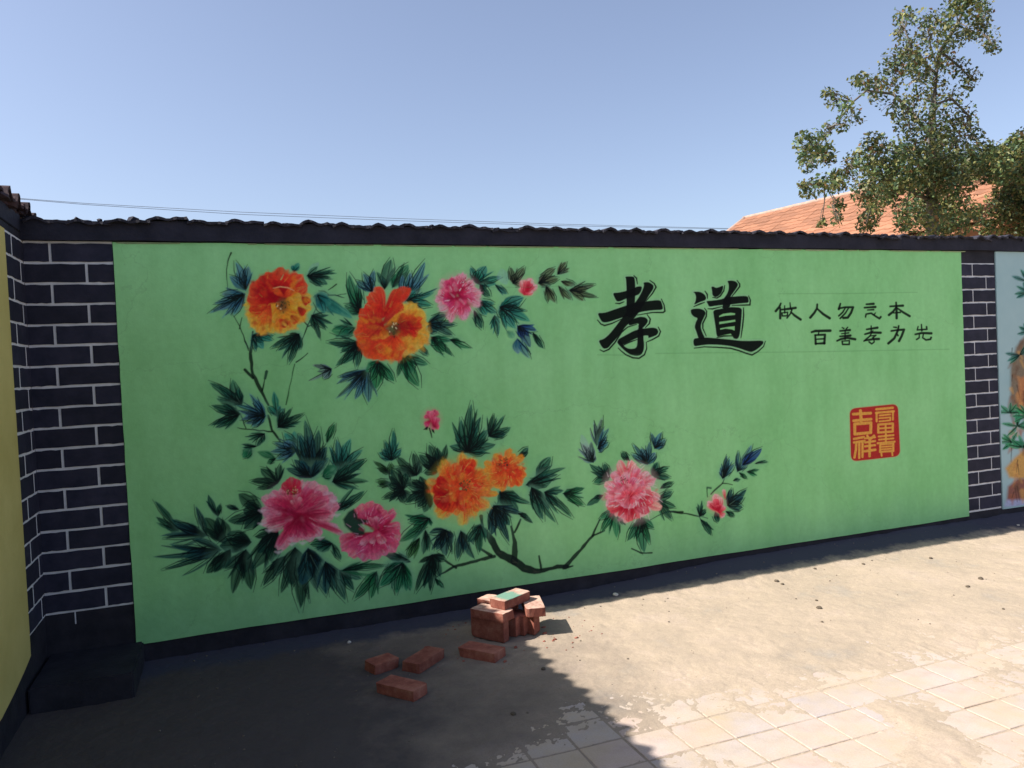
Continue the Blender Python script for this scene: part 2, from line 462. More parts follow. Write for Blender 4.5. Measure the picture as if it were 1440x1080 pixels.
# coping band, a little irregular along its lower and upper arris
xs = np.arange(-0.02, 11.01, 0.05)
bm = bmesh.new()
prev = None
for x in xs:
    a = 0.006 * (vnoise(np.array([x * 5.0]), np.array([1.0]), 4)[0] - .5); bz = 0.014 * (vnoise(np.array([x * 3.0]), np.array([7.0]), 5)[0] - .5)
    ring = [bm.verts.new(q) for q in ((x, -0.030 + a, Z_TOP + 0.003 + a), (x, -0.032 + a, 2.512 + bz), (x, 0.262, 2.512 + bz), (x, 0.262, Z_TOP + 0.003))]
    if prev:
        for k in range(4): bm.faces.new((prev[k], ring[k], ring[(k + 1) % 4], prev[(k + 1) % 4]))
    else: bm.faces.new(ring)
    prev = ring
bm.faces.new(prev[::-1])
link('coping_band', from_bm(bm, 'coping_band'), MAT['fascia'], wall)

def tile_mesh(name, w, d, seed, amp=0.022, th=0.014):
    """one interlocking clay tile: a roll along one side and a shallow trough, chipped front edge"""
    r = random.Random(seed)
    prof = []
    for k in range(13):
        u = k / 12
        z = amp * max(0, math.cos((u - 0.25) / 0.25 * math.pi / 2)) ** 1.2 if abs(u - 0.25) < 0.25 else 0.30 * amp * max(0, math.cos((u - 0.75) / 0.17 * math.pi / 2)) if abs(u - 0.75) < 0.17 else 0
        prof.append((-w / 2 + u * w, z))
    bm = bmesh.new()
    rows = []
    for jv in (0, 0.5, 1):
        top = []; bot = []
        for (x, z) in prof:
            cz = r.uniform(-.002, .003) if jv == 0 else 0
            cy = r.uniform(-.006, .006) if jv != .5 else 0
            top.append(bm.verts.new((x, -d / 2 + jv * d + cy, z + th + cz))); bot.append(bm.verts.new((x, -d / 2 + jv * d + cy, z)))
        rows.append((top, bot))
    for a in range(2):
        for k in range(12):
            bm.faces.new((rows[a][0][k], rows[a][0][k + 1], rows[a + 1][0][k + 1], rows[a + 1][0][k]))
            bm.faces.new((rows[a][1][k + 1], rows[a][1][k], rows[a + 1][1][k], rows[a + 1][1][k + 1]))
        for k, fl in ((0, 0), (12, 1)):
            bm.faces.new((rows[a][0][k], rows[a + 1][0][k], rows[a + 1][1][k], rows[a][1][k]))
    for a in (0, 2):
        for k in range(12):
            bm.faces.new((rows[a][0][k], rows[a][0][k + 1], rows[a][1][k + 1], rows[a][1][k]))
    return from_bm(bm, name, False)
TW = 0.205
tiles = [tile_mesh('coping_tile', TW + .012, 0.36, s, random.uniform(.012, .024)) for s in range(6)]
for t in tiles: t.materials.append(MAT['tile_black'])
x = 0.12
k = 0
while x < 10.9:
    link('coping_tile', tiles[(k * 5 + (k // 3)) % 6], None, wall, (x, 0.125 + random.uniform(-.012, .012), 2.502 + random.gauss(0, .008)),
         (math.radians(2) + random.gauss(0, .018), random.gauss(0, .03), random.gauss(0, .05)))
    x += TW + random.uniform(-.004, .006); k += 1
# mortar squeezed out under and between the tiles
bm = bmesh.new()
for q in range(520):
    mx = random.uniform(0.0, 10.9); rr = random.uniform(.006, .020)
    mtx = Matrix.Translation((mx, random.uniform(-.02, .2), 2.512 + random.uniform(-.004, .012))) @ Matrix.Diagonal((random.uniform(1, 2.4), random.uniform(1, 1.8), random.uniform(.6, 1.0), 1))
    g = bmesh.ops.create_icosphere(bm, subdivisions=1, radius=rr, matrix=mtx)
    for v in g['verts']: v.co += Vector((random.uniform(-1, 1), random.uniform(-1, 1), random.uniform(-1, 1))) * rr * .25
mo = link('coping_mortar', from_bm(bm, 'coping_mortar'), MAT['fascia'], wall); mo['kind'] = 'stuff'

# painted brickwork: white ground coat with each brick field standing 3 mm proud of it
def brick_field(axis, a0, a1, ztop, zbot, courses, joints, face, parent, gap=0.014, vgap=0.014, prefix='brick'):
    """axis 0: on the wall y=face ; axis 1: on the wall x=face"""
    hgt = (ztop - zbot) / courses
    th = 0.004
    def pt(a, z, out): return (a, face - out, z) if axis == 0 else (face + out, a, z)
    for c in range(courses):
        z1 = ztop - c * hgt - gap / 2; z0 = z1 - hgt + gap
        cuts = [a0] + joints[c % 2] + [a1]
        for s in range(len(cuts) - 1):
            l = cuts[s] + (vgap / 2 if s else 0.0); r_ = cuts[s + 1] - (vgap / 2 if s < len(cuts) - 2 else 0.0)
            if r_ - l < 0.012: continue
            bm = bmesh.new()
            n = 5
            ring = []
            lo = [(l + (r_ - l) * t / n, z0 + random.uniform(-.0022, .0022)) for t in range(n + 1)]
            hi = [(r_ - (r_ - l) * t / n, z1 + random.uniform(-.0022, .0022)) for t in range(n + 1)]
            out = lo + hi
            f = [bm.verts.new(pt(a, z, th)) for a, z in out]; g = [bm.verts.new(pt(a, z, 0.0005)) for a, z in out]
            bm.faces.new(f)
            for k in range(len(out)): bm.faces.new((f[k], f[(k + 1) % len(out)], g[(k + 1) % len(out)], g[k]))
            link(prefix, from_bm(bm, prefix), MAT['brickpaint'], parent)
def joint_coat(axis, a0, a1, z0, z1, face, parent):
    me = box_me('joint_coat', a0, a1, face - .0015, face + .003, z0, z1) if axis == 0 else box_me('joint_coat', face - .003, face + .0015, a0, a1, z0, z1)
    return link('joint_coat', me, MAT['line'], parent)
joint_coat(0, 0.003, 0.4365, 0.352, 2.400, 0.0, wall)
brick_field(0, 0.0045, 0.4365, 2.394, 0.357, 18, [[0.131], [0.303]], -0.0015, wall)
joint_coat(0, 6.922, 7.318, 0.150, 2.296, 0.0, wall)
brick_field(0, 6.922, 7.318, 2.294, 0.160, 19, [[7.052], [7.212]], -0.0015, wall)
# last drip of white paint below the corner brickwork
link('paint_drip', box_me('paint_drip', 0.142, 0.148, -0.0022, 0.001, 0.285, 0.3515), MAT['line'], wall)

# the green panel: plastered proud of the wall, hand-cut edges
PT = 0.012
def panel(name, x0, x1, z0, z1, mat):
    outline = []
    n = int((x1 - x0) / 0.06)
    for k in range(n + 1):
        x = x0 + (x1 - x0) * k / n
        outline.append((x, z0 + 0.014 * (fbm(np.array([x * 2.2]), np.array([3.3]), 8)[0] - .5)))
    for k in range(1, 24): outline.append((x1 + 0.004 * (random.random() - .5), z0 + (z1 - z0) * k / 24))
    for k in range(n + 1):
        x = x1 - (x1 - x0) * k / n
        outline.append((x, z1 + 0.012 * (fbm(np.array([x * 4.0]), np.array([9.3]), 18)[0] - .62)))
    for k in range(1, 24): outline.append((x0 + 0.004 * (random.random() - .5), z1 - (z1 - z0) * k / 24))
    bm = bmesh.new()
    f = [bm.verts.new((x, -PT, z)) for x, z in outline]; g = [bm.verts.new((x, 0.001, z)) for x, z in outline]
    bm.faces.new(f)
    for k in range(len(f)): bm.faces.new((f[k], f[(k + 1) % len(f)], g[(k + 1) % len(f)], g[k]))
    return link(name, from_bm(bm, name), mat, wall)
green = panel('green_panel', 0.440, 6.916, 0.12, 2.398, MAT['panel'])
pale = panel('pale_blue_panel', 7.326, 10.6, 0.135, 2.398, MAT['pale'])
# ragged lip of plaster left along the top of the panel
bm = bmesh.new()
x = 0.46
while x < 6.85:
    L = random.uniform(.05, .5)
    if random.random() < 0.72:
        t = random.uniform(.002, .005)
        n = max(2, int(L / .05)); pr = None
        for k in range(n + 1):
            xx = x + L * k / n; hh = t * (0.4 + random.random()) * (0.2 if k in (0, n) else 1)
            ring = [bm.verts.new(q) for q in ((xx, -PT - .004, 2.392 - hh), (xx, -PT - .010, 2.396), (xx, -PT + .002, 2.397), (xx, -PT + .002, 2.391 - hh))]
            if pr:
                for s in range(4): bm.faces.new((pr[s], ring[s], ring[(s + 1) % 4], pr[(s + 1) % 4]))
            pr = ring
    x += L + random.uniform(0, .06)
lip = link('plaster_lip', from_bm(bm, 'plaster_lip'), MAT['plaster'], wall)

# ------------------------------------------------------------------ side wall on the left
side = tag(empty('side_wall', (0, 0, 0)), 'ochre yellow side wall at the left edge with dark tiled coping', 'wall')
link('wall_body', box_me('wall_body', -0.24, -0.0005, -14.0, -0.001, -0.06, 2.44), MAT['black'], side)
link('coping_band', box_me('coping_band', -0.262, 0.006, -14.0, -0.033, 2.443, 2.535, .004), MAT['fascia'], side)
joint_coat(1, -0.372, -0.0035, 0.352, 2.400, 0.0, side)
brick_field(1, -0.372, -0.0045, 2.394, 0.357, 18, [[-0.235], [-0.075]], 0.0015, side, vgap=0.034)
bm = bmesh.new()
outl = [(-14.0, 0.15), (-0.92, 0.172), (-0.70, 0.20), (-0.5, 0.235), (-0.38, 0.262), (-0.376, 1.0), (-0.378, 1.8), (-0.376, 2.398), (-14.0, 2.41)]
f = [bm.verts.new((0.009, y, z)) for y, z in outl]; g = [bm.verts.new((-0.001, y, z)) for y, z in outl]
bm.faces.new(f)
for k in range(len(f)): bm.faces.new((f[k], f[(k + 1) % len(f)], g[(k + 1) % len(f)], g[k]))
link('ochre_panel', from_bm(bm, 'ochre_panel'), MAT['yellow'], side)
tiles_r = [tile_mesh('coping_tile', TW + .012, 0.31, 40 + s, random.uniform(.048, .066), .016) for s in range(5)]
for t in tiles_r: t.materials.append(MAT['tile_red'])
y = 0.10; k = 0
while y > -13.9:
    link('coping_tile', tiles_r[(k * 3 + k // 4) % 5], None, side, (-0.125 + random.uniform(-.016, .016), y, 2.548 + random.gauss(0, .005)),
         (random.gauss(0, .03), math.radians(-3) + random.gauss(0, .012), math.radians(90) + random.gauss(0, .03)))
    y -= TW + random.uniform(-.004, .006); k += 1
bm = bmesh.new()
for q in range(420):
    rr = random.uniform(.014, .040)
    mtx = Matrix.Translation((random.uniform(-.15, .03), -13.5 * random.random() ** 1.5, 2.54 + random.uniform(-.004, .012))) @ Matrix.Diagonal((1.4, 1.6, .7, 1))
    g = bmesh.ops.create_icosphere(bm, subdivisions=1, radius=rr, matrix=mtx)
    for v in g['verts']: v.co += Vector((random.uniform(-1, 1), random.uniform(-1, 1), random.uniform(-1, 1))) * rr * .25
mo = link('coping_mortar', from_bm(bm, 'coping_mortar'), MAT['tile_red'], side); mo['kind'] = 'stuff'
# low black block in the corner
bm = bmesh.new()
box_bm(bm, 0.012, 0.478, -0.50, -0.006, -0.05, 0.135)
bmesh.ops.bevel(bm, geom=bm.edges[:], offset=.008, segments=2, affect='EDGES')
tag(link('corner_block', from_bm(bm, 'corner_block'), MAT['black']), 'low black painted block on the ground in the shaded wall corner', 'concrete block')

# ------------------------------------------------------------------ mural painting
RES = 0.0035
AX0, AX1, AZ0, AZ1 = 0.47, 6.75, 0.15, 2.37
NX = int((AX1 - AX0) / RES) + 1; NZ = int((AZ1 - AZ0) / RES) + 1
WXg, WZg = np.meshgrid(AX0 + np.arange(NX) * RES, AZ0 + np.arange(NZ) * RES)
class Canvas:
    """pigment laid down on a wall grid; strokes are given in survey (photo) pixels and carried onto the wall plane"""
    def __init__(s, WX, WZ, yplane):
        s.WX, s.WZ = WX, WZ
        dx = WX - CAM.x; dy = yplane - CAM.y; dz = WZ - CAM.z
        zz = dx * fwd.x + dy * fwd.y + dz * fwd.z
        s.PX = 720 + F_PX * (dx * rt.x + dy * rt.y + dz * rt.z) / zz
        s.PY = 540 - F_PX * (dx * up.x + dy * up.y + dz * up.z) / zz
        s.rgb = np.zeros(WX.shape + (3,), np.float32); s.a = np.zeros(WX.shape, np.float32); s.id = np.zeros(WX.shape, np.int32)
        s.cur = 0; s.names = {}; s.y = yplane
    def element(s, name):
        s.cur += 1; s.names[s.cur] = name
    def win(s, x0, x1, y0, y1):
        xs = []; zs = []
        for px in (x0, x1):
            for py in (y0, y1):
                p = on_plane(px, py, 1, s.y); xs.append(p.x); zs.append(p.z)
        i0 = max(0, int((min(xs) - s.WX[0, 0]) / RES) - 1); i1 = min(s.WX.shape[1], int((max(xs) - s.WX[0, 0]) / RES) + 3)
        j0 = max(0, int((min(zs) - s.WZ[0, 0]) / RES) - 1); j1 = min(s.WX.shape[0], int((max(zs) - s.WZ[0, 0]) / RES) + 3)
        if i1 - i0 < 1 or j1 - j0 < 1: return None
        return (slice(j0, j1), slice(i0, i1))
    def lay(s, w, al, col):
        a0 = s.a[w]; c0 = s.rgb[w]
        an = al + a0 * (1 - al)
        num = col * al[..., None] + c0 * (a0 * (1 - al))[..., None]
        s.rgb[w] = np.where(an[..., None] > 1e-5, num / np.maximum(an, 1e-5)[..., None], c0)
        s.a[w] = an
        idw = s.id[w]
        s.id[w] = np.where(((idw == 0) & (al > .015)) | (al > .3), s.cur, idw)
    def erase(s, poly, soft=1.0):
        w, al = s._poly(poly, soft)
        if w is not None: s.a[w] *= (1 - al)
    def _poly(s, poly, soft):
        p = np.array(poly, float)
        w = s.win(p[:, 0].min() - 2, p[:, 0].max() + 2, p[:, 1].min() - 2, p[:, 1].max() + 2)
        if w is None: return None, None
        X, Y = s.PX[w], s.PY[w]
        d = np.full(X.shape, 1e9); ins = np.zeros(X.shape, bool)
        for k in range(len(p)):
            ax, ay = p[k]; bx, by = p[(k + 1) % len(p)]
            L2 = (bx - ax) ** 2 + (by - ay) ** 2 + 1e-9
            t = np.clip(((X - ax) * (bx - ax) + (Y - ay) * (by - ay)) / L2, 0, 1)
            d = np.minimum(d, np.hypot(X - ax - t * (bx - ax), Y - ay - t * (by - ay)))
            cr = ((ay > Y) != (by > Y)) & (X < (bx - ax) * (Y - ay) / (by - ay + 1e-12) + ax)
            ins ^= cr
        sd = np.where(ins, d, -d)
        return w, np.clip(sd / soft + 0.5, 0, 1).astype(np.float32)
    def poly(s, poly, col, alpha=1.0, soft=1.0):
        w, al = s._poly(poly, soft)
        if w is not None: s.lay(w, al * alpha, np.array(col, np.float32))
    def stroke(s, pts, r, col, alpha=1.0, soft=0.9):
        p = np.array(pts, float); r = np.broadcast_to(np.array(r, float), (len(p),)) if np.ndim(r) == 0 else np.interp(np.linspace(0, 1, len(p)), np.linspace(0, 1, len(r)), r)
        m_ = r.max() + soft + 1
        w = s.win(p[:, 0].min() - m_, p[:, 0].max() + m_, p[:, 1].min() - m_, p[:, 1].max() + m_)
        if w is None: return
        X, Y = s.PX[w], s.PY[w]
        sd = np.full(X.shape, -1e9)
        for k in range(len(p) - 1):
            ax, ay = p[k]; bx, by = p[k + 1]
            L2 = (bx - ax) ** 2 + (by - ay) ** 2 + 1e-9
            t = np.clip(((X - ax) * (bx - ax) + (Y - ay) * (by - ay)) / L2, 0, 1)
            d = np.hypot(X - ax - t * (bx - ax), Y - ay - t * (by - ay))
            sd = np.maximum(sd, r[k] + t * (r[k + 1] - r[k]) - d)
        s.lay(w, (np.clip(sd / soft + 0.5, 0, 1) * alpha).astype(np.float32), np.array(col, np.float32))
    def lobe(s, base, tip, wd, cols, kind='leaf', alpha=0.95, soft=2.0, seed=0, streak=0.15, bend=0.0):
        """one brush-shaped leaf or petal; cols run from base to tip"""
        bx, by = base; tx, ty = tip
        L = math.hypot(tx - bx, ty - by)
        if L < 1: return
        m_ = wd / 2 + soft + 2 + abs(bend) * L
        w = s.win(min(bx, tx) - m_, max(bx, tx) + m_, min(by, ty) - m_, max(by, ty) + m_)
        if w is None: return
        X, Y = s.PX[w] - bx, s.PY[w] - by
        ex, ey = (tx - bx) / L, (ty - by) / L
        u = (X * ex + Y * ey) / L; v = -X * ey + Y * ex
        v = v - bend * L * 4 * u * (1 - u)
        uc = np.clip(u, 0, 1)
        if kind == 'leaf':
            half = wd / 2 * np.sin(np.pi * uc ** 1.05) ** 0.74
            half = half * (0.82 + 0.42 * vnoise(uc * 5.5 + seed * 1.7, np.sign(v) * 9.3 + 20, seed)) + 0.25
        else:
            rag = 0.06 * (vnoise(v / wd * 7 + 50, np.full(v.shape, seed * 3.7), seed) - .5) * 2
            uc = np.clip(u * (1 - rag), 0, 1.0)
            half = wd / 2 * (0.12 + 0.88 * np.clip(uc, 0, 1) ** 0.75) * np.sqrt(np.clip(1 - uc ** 5, 0, 1))
        al = np.clip((half - np.abs(v)) / soft + 0.5, 0, 1)
        end = np.clip(np.minimum(u * L + 1, (1 - u) * L + (1 if kind == 'leaf' else soft * .5)) / soft + .3, 0, 1)
        al = al * end
        q = v / np.maximum(half, 1.0)
        nz = vnoise(q * 4 + 20, np.full(q.shape, seed * 1.3) + uc * 0.8, seed + 3) - .5
        t = np.clip(uc + streak * 2 * nz, 0, 1)
        cs = np.array(cols, np.float32)
        f = t * (len(cs) - 1); i = np.clip(f.astype(int), 0, len(cs) - 2); fr = (f - i)[..., None]
        col = cs[i] * (1 - fr) + cs[i + 1] * fr
        s.lay(w, (al * alpha * (1 - .25 * np.clip(nz * 2, 0, 1))).astype(np.float32), col.astype(np.float32))
    def build(s, material, parents, out=0.0006):
        nj, ni = s.id.shape
        c = [s.id[:-1, :-1], s.id[:-1, 1:], s.id[1:, 1:], s.id[1:, :-1]]
        cell = c[0].copy()
        for q in c[1:]: cell = np.where(cell == 0, q, cell)
        amax = np.maximum.reduce([s.a[:-1, :-1], s.a[:-1, 1:], s.a[1:, 1:], s.a[1:, :-1]])
        cell = np.where(amax > 0.012, cell, 0)
        idx = np.arange(nj * ni).reshape(nj, ni)
        quads = np.stack([idx[:-1, :-1], idx[:-1, 1:], idx[1:, 1:], idx[1:, :-1]], -1)
        order = np.argsort(cell.ravel(), kind='stable'); cs = cell.ravel()[order]
        qf = quads.reshape(-1, 4)
        bounds = np.searchsorted(cs, np.arange(1, s.cur + 2))
        V = np.stack([s.WX.ravel(), np.full(nj * ni, s.y - out), s.WZ.ravel()], -1).astype(np.float32)
        C = np.concatenate([s.rgb.reshape(-1, 3), s.a.reshape(-1, 1)], 1)
        made = []
        for e in range(1, s.cur + 1):
            q = qf[order[bounds[e - 1]:bounds[e]]]
            if len(q) < 6: continue
            u, inv = np.unique(q, return_inverse=True)
            me = raw_mesh(s.names[e], V[u], inv.reshape(-1, 4))
            at = me.color_attributes.new('pigment', 'FLOAT_COLOR', 'POINT')
            at.data.foreach_set('color', np.ascontiguousarray(C[u], dtype=np.float32).ravel())
            made.append(link(s.names[e], me, material, parents))
        return made

KW = 0.78                                                       # brightness of the shaded wall the pigments were matched under
def pig(*c): return tuple(min(0.9, v / KW) for v in lin(c))
def crop(ox, oy, s): return lambda a, b: (ox + a * s, oy + b * s)
cv = Canvas(WXg, WZg, -PT)
INK = pig(6, 17, 16)
LEAF = {
    'dark':  [pig(11, 44, 38), pig(18, 68, 54), pig(38, 96, 76)],
    'green': [pig(12, 66, 44), pig(20, 96, 60), pig(50, 126, 82)],
    'teal':  [pig(16, 72, 68), pig(26, 104, 90), pig(56, 138, 116)],
    'blue':  [pig(24, 64, 84), pig(42, 92, 112), pig(84, 134, 136)],
    'navy':  [pig(10, 32, 40), pig(16, 52, 58), pig(32, 80, 78)],
    'grey':  [pig(60, 88, 92), pig(92, 122, 122), pig(124, 152, 140)],
    'brown': [pig(58, 56, 46), pig(76, 84, 62), pig(90, 112, 78)],
    'black': [pig(6, 26, 24), pig(12, 44, 36), pig(22, 66, 52)],
    'pale':  [pig(130, 164, 158), pig(138, 172, 162), pig(130, 168, 150)],
    'vivid': [pig(16, 40, 90), pig(24, 56, 112), pig(40, 76, 118)],
    'olive': [pig(30, 66, 32), pig(48, 96, 46), pig(70, 118, 66)],
}
sd_ = [0]
def spray(T, base, lobes, kind='dark', soft=2.2, ink=0.95, alpha=0.93, new=True):
    """a fan of painted leaves from one point, with ink midribs and side veins"""
    if new: cv.element('painted_leaves')
    soft = soft * .62
    main = lobes
    if kind not in ('pine', 'moss', 'pale'):
        RR = random.Random(int(base[0] * 3 + base[1])); ext = []
        for (a, c, wd) in lobes:                                 # split lobes: a smaller finger beside the main one
            for sg in (-1, 1):
                if RR.random() < .72:
                    dx, dy = a - base[0], c - base[1]; an = sg * RR.uniform(.14, .34); f = RR.uniform(.6, .92)
                    ext.append((base[0] + f * (dx * math.cos(an) - dy * math.sin(an)), base[1] + f * (dx * math.sin(an) + dy * math.cos(an)), wd * RR.uniform(.26, .48)))
        lobes = ext + lobes
    B = T(*base); sc = math.hypot(T(1, 0)[0] - T(0, 0)[0], 0)
    if kind not in ('pine', 'moss', 'pale', 'grey') and alpha > .6:
        for (a, c, wd) in lobes:                                 # thin wash of paler green under and round the leaves
            sd_[0] += 1
            t = T(a, c)
            cv.lobe((B[0] - (t[0] - B[0]) * .12, B[1] - (t[1] - B[1]) * .12), (B[0] + (t[0] - B[0]) * 1.12, B[1] + (t[1] - B[1]) * 1.12), wd * sc * 1.5 + 7, [pig(100, 150, 122), pig(104, 156, 124)], 'leaf', .13, 8, sd_[0], .1)
    for (a, c, wd) in lobes:
        sd_[0] += 1
        R = random.Random(sd_[0])
        t = T(a, c)
        bend = R.uniform(-.06, .06)
        cl = [tuple(v * R.uniform(.85, 1.2) for v in q) for q in LEAF[kind]]
        cv.lobe(B, t, max(1.8, wd * sc * .80), cl, 'leaf', alpha * R.uniform(.88, 1), soft, sd_[0], .2, bend)
    for (a, c, wd) in lobes:
        t = T(a, c); w_ = wd * sc
        L = math.hypot(t[0] - B[0], t[1] - B[1]) + 1e-6
        nx, ny = -(t[1] - B[1]) / L, (t[0] - B[0]) / L
        R = random.Random(int(a * 7 + c * 13))
        def P_(u, o): return (B[0] + (t[0] - B[0]) * u + nx * o, B[1] + (t[1] - B[1]) * u + ny * o)
        if R.random() < ink:
            cv.stroke([P_(.08, 0), P_(.5, R.uniform(-.1, .1) * w_), P_(R.uniform(.85, 1.02), 0)], [.75, .65, .4], INK, .9)
        if w_ > 6 and R.random() < ink:
            for sgn in (-1, 1):
                if R.random() < .75:
                    cv.stroke([P_(.3, sgn * .12 * w_), P_(.55, sgn * .30 * w_), P_(.9, sgn * .16 * w_)], [.7, .6, .3], INK, .8)
                if R.random() < .55:
                    cv.stroke([P_(.3, sgn * .52 * w_), P_(.75, sgn * .46 * w_), P_(1.08, sgn * .12 * w_)], [.5, .75, .35], INK, .85)
        elif w_ > 5 and R.random() < .4:
            cv.stroke([P_(.2, .1 * w_), P_(.7, .2 * w_)], [.5, .3], pig(110, 150, 125), .35)
def twig(T, pts, r, col=INK, alpha=.92, name=None):
    if name: cv.element(name)
    sc = T(1, 0)[0] - T(0, 0)[0]
    p = [T(*q) for q in pts]
    d = []
    for k in range(len(p) - 1):
        n = max(1, int(math.hypot(p[k + 1][0] - p[k][0], p[k + 1][1] - p[k][1]) / 6))
        for s in range(n):
            u = s / n
            d.append((p[k][0] + (p[k + 1][0] - p[k][0]) * u + random.uniform(-.5, .5), p[k][1] + (p[k + 1][1] - p[k][1]) * u + random.uniform(-.5, .5)))
    d.append(p[-1])
    rr = np.interp(np.linspace(0, 1, len(d)), np.linspace(0, 1, len(r)), r) * sc / 2
    rr = rr * np.array([random.uniform(.82, 1.2) for _ in d])
    cv.stroke(d, list(np.maximum(rr, .55)), col, alpha, 1.0)

A = crop(280, 340, .13889); B_ = crop(280, 480, .13889); D = crop(340, 570, .13889); E_ = crop(205, 640, .18519)
F_ = crop(360, 700, .15278); G = crop(520, 560, .15278); H = crop(530, 690, .13889); I_ = crop(670, 600, .20362)
J = crop(800, 580, .19441); K_ = crop(930, 610, .13889); Lc = crop(600, 350, .17361); Mc = crop(420, 350, .13889); Nc = crop(420, 470, .18056)
BARK = pig(16, 28, 26)

# --- branches first, then leaves, then blossoms over them
twig(A, [(325, 110), (290, 190), (275, 330), (290, 490)], [16, 9, 8, 6], name='painted_branch')
twig(A, [(350, 750), (410, 860), (500, 1080)], [6, 12, 12], name='painted_branch'); twig(A, [(435, 770), (410, 880)], [7, 12])
twig(B_, [(460, 0), (500, 90)], [10, 12])
twig(A, [(545, 910), (525, 1080), (520, 1130), (540, 1340), (620, 1490), (700, 1650)], [18, 30, 34, 36, 38, 22], name='painted_branch')
twig(B_, [(460, 290), (545, 370)], [26, 30]); twig(B_, [(680, 310), (668, 375)], [30, 26], pig(26, 60, 44)); twig(B_, [(665, 380), (640, 500)], [8, 18])
twig(A, [(1190, 660), (1100, 850), (1040, 1000), (1010, 1100)], [8, 16, 12, 6], name='painted_branch'); twig(A, [(1060, 800), (1105, 855), (1150, 840)], [12, 16, 8])
twig(B_, [(985, 210), (1100, 120)], [14, 6]); twig(B_, [(970, 230), (920, 450), (880, 640)], [12, 8, 16], pig(40, 80, 44))
twig(A, [(1160, 555), (1380, 540), (1440, 560)], [14, 10, 10], name='painted_branch'); twig(A, [(1310, 490), (1390, 430)], [8, 12])
twig(B_, [(700, 750), (740, 900), (820, 1010)], [30, 22, 22], name='painted_branch'); twig(B_, [(390, 875), (480, 890), (740, 915)], [8, 16, 14]); twig(B_, [(330, 610), (420, 740), (475, 880)], [14, 12, 12])
twig(Mc, [(190, 455), (370, 470), (460, 495)], [8, 12, 6], name='painted_branch'); twig(Mc, [(375, 470), (480, 455)], [10, 5])
MAINP = [(25, 690), (90, 760), (150, 870), (260, 930), (330, 975), (400, 1000), (470, 990), (560, 968), (625, 963)]
twig(I_, MAINP, [34, 40, 52, 52, 62, 50, 32, 26, 26], BARK, .96, name='painted_branch')
twig(I_, [(262, 930), (265, 800), (240, 690)], [44, 30, 14], BARK); twig(I_, [(262, 730), (305, 640)], [16, 12], BARK)
twig(I_, [(615, 968), (700, 870), (800, 755), (852, 640)], [28, 22, 16, 10], BARK); twig(I_, [(800, 755), (884, 718)], [16, 10], BARK)
twig(I_, [(430, 890), (447, 985)], [10, 16], BARK); twig(I_, [(600, 978), (665, 962)], [16, 10], BARK); twig(I_, [(30, 845), (100, 890)], [18, 22], BARK); twig(I_, [(34, 620), (42, 690)], [24, 24], BARK)
twig(H, [(590, 890), (640, 850), (780, 770), (1000, 710), (1190, 665)], [12, 24, 28, 28, 40], BARK, name='painted_branch'); twig(H, [(690, 705), (800, 780)], [22, 24], BARK)
for k in range(14):
    q = random.uniform(.3, .75); i = int(q * 8); a = MAINP[i]
    cv.stroke([I_(a[0] + random.uniform(-14, 14), a[1] + random.uniform(-12, 12)), I_(a[0] + random.uniform(20, 40), a[1] + random.uniform(0, 20))], [.8, .4], pig(58, 62, 52), .5)
twig(K_, [(80, 785), (250, 810), (385, 838)], [16, 14, 14], name='painted_branch'); twig(K_, [(380, 835), (470, 856)], [10, 6]); twig(K_, [(385, 838), (410, 890)], [8, 6])
twig(K_, [(500, 610), (620, 500), (640, 450)], [16, 16, 12], pig(40, 58, 44), name='painted_branch'); twig(K_, [(620, 500), (720, 516)], [12, 5]); twig(K_, [(465, 640), (462, 550)], [6, 10]); twig(K_, [(462, 545), (500, 550)], [18, 18], pig(52, 90, 66))
twig(J, [(560, 790), (640, 750), (720, 715), (823, 720)], [4, 6, 16, 16], name='painted_branch')
twig(J, [(455, 985), (520, 1015), (600, 1015)], [10, 14, 10], name='painted_branch')

# leaves, upper left
spray(A, (470, 490), [(370, 210, 95), (500, 250, 95), (310, 350, 95), (440, 300, 90)], 'blue', 3)
spray(A, (460, 530), [(110, 720, 60), (160, 620, 70), (230, 530, 90), (270, 740, 90), (350, 740, 80), (190, 690, 70), (300, 600, 90)], 'blue', 3)
spray(A, (960, 300), [(1010, 215, 80), (940, 240, 50)], 'teal', 4, ink=.3)
spray(A, (1100, 340), [(1210, 210, 90)], 'pale', 4, ink=0, alpha=.5)
spray(A, (1095, 345), [(1390, 320, 40), (1200, 250, 60), (1350, 285, 50), (1300, 430, 90), (1240, 440, 70), (1330, 360, 50)], 'dark', 2)
spray(A, (1175, 545), [(1440, 720, 150), (1340, 700, 150), (1300, 540, 90)], 'teal', 4, ink=.5)
spray(A, (1140, 745), [(1220, 985, 60), (1350, 830, 50), (1310, 742, 45), (1180, 880, 70), (1280, 880, 55)], 'dark', 2)
spray(A, (540, 945), [(755, 950, 90), (740, 1000, 90), (650, 1080, 110), (570, 1100, 50)], 'teal', 2.4)
spray(A, (1010, 935), [(740, 1070, 60), (800, 1100, 60), (840, 1180, 40), (900, 960, 60), (910, 1220, 80), (970, 1120, 80), (900, 1100, 80), (1030, 1080, 50)], 'dark', 2.2)
spray(B_, (430, 640), [(110, 420, 100), (200, 460, 90), (340, 390, 120), (400, 480, 90), (180, 580, 60), (260, 520, 90)], 'dark', 3.2)
spray(B_, (410, 735), [(120, 850, 60), (170, 870, 110), (260, 840, 90), (130, 650, 100), (230, 640, 60), (240, 720, 60)], 'dark', 3.2)
spray(B_, (670, 755), [(510, 530, 70), (560, 590, 80), (380, 650, 50), (400, 700, 50), (430, 790, 60), (470, 830, 60), (540, 865, 70), (610, 850, 40)], 'blue', 2.4)
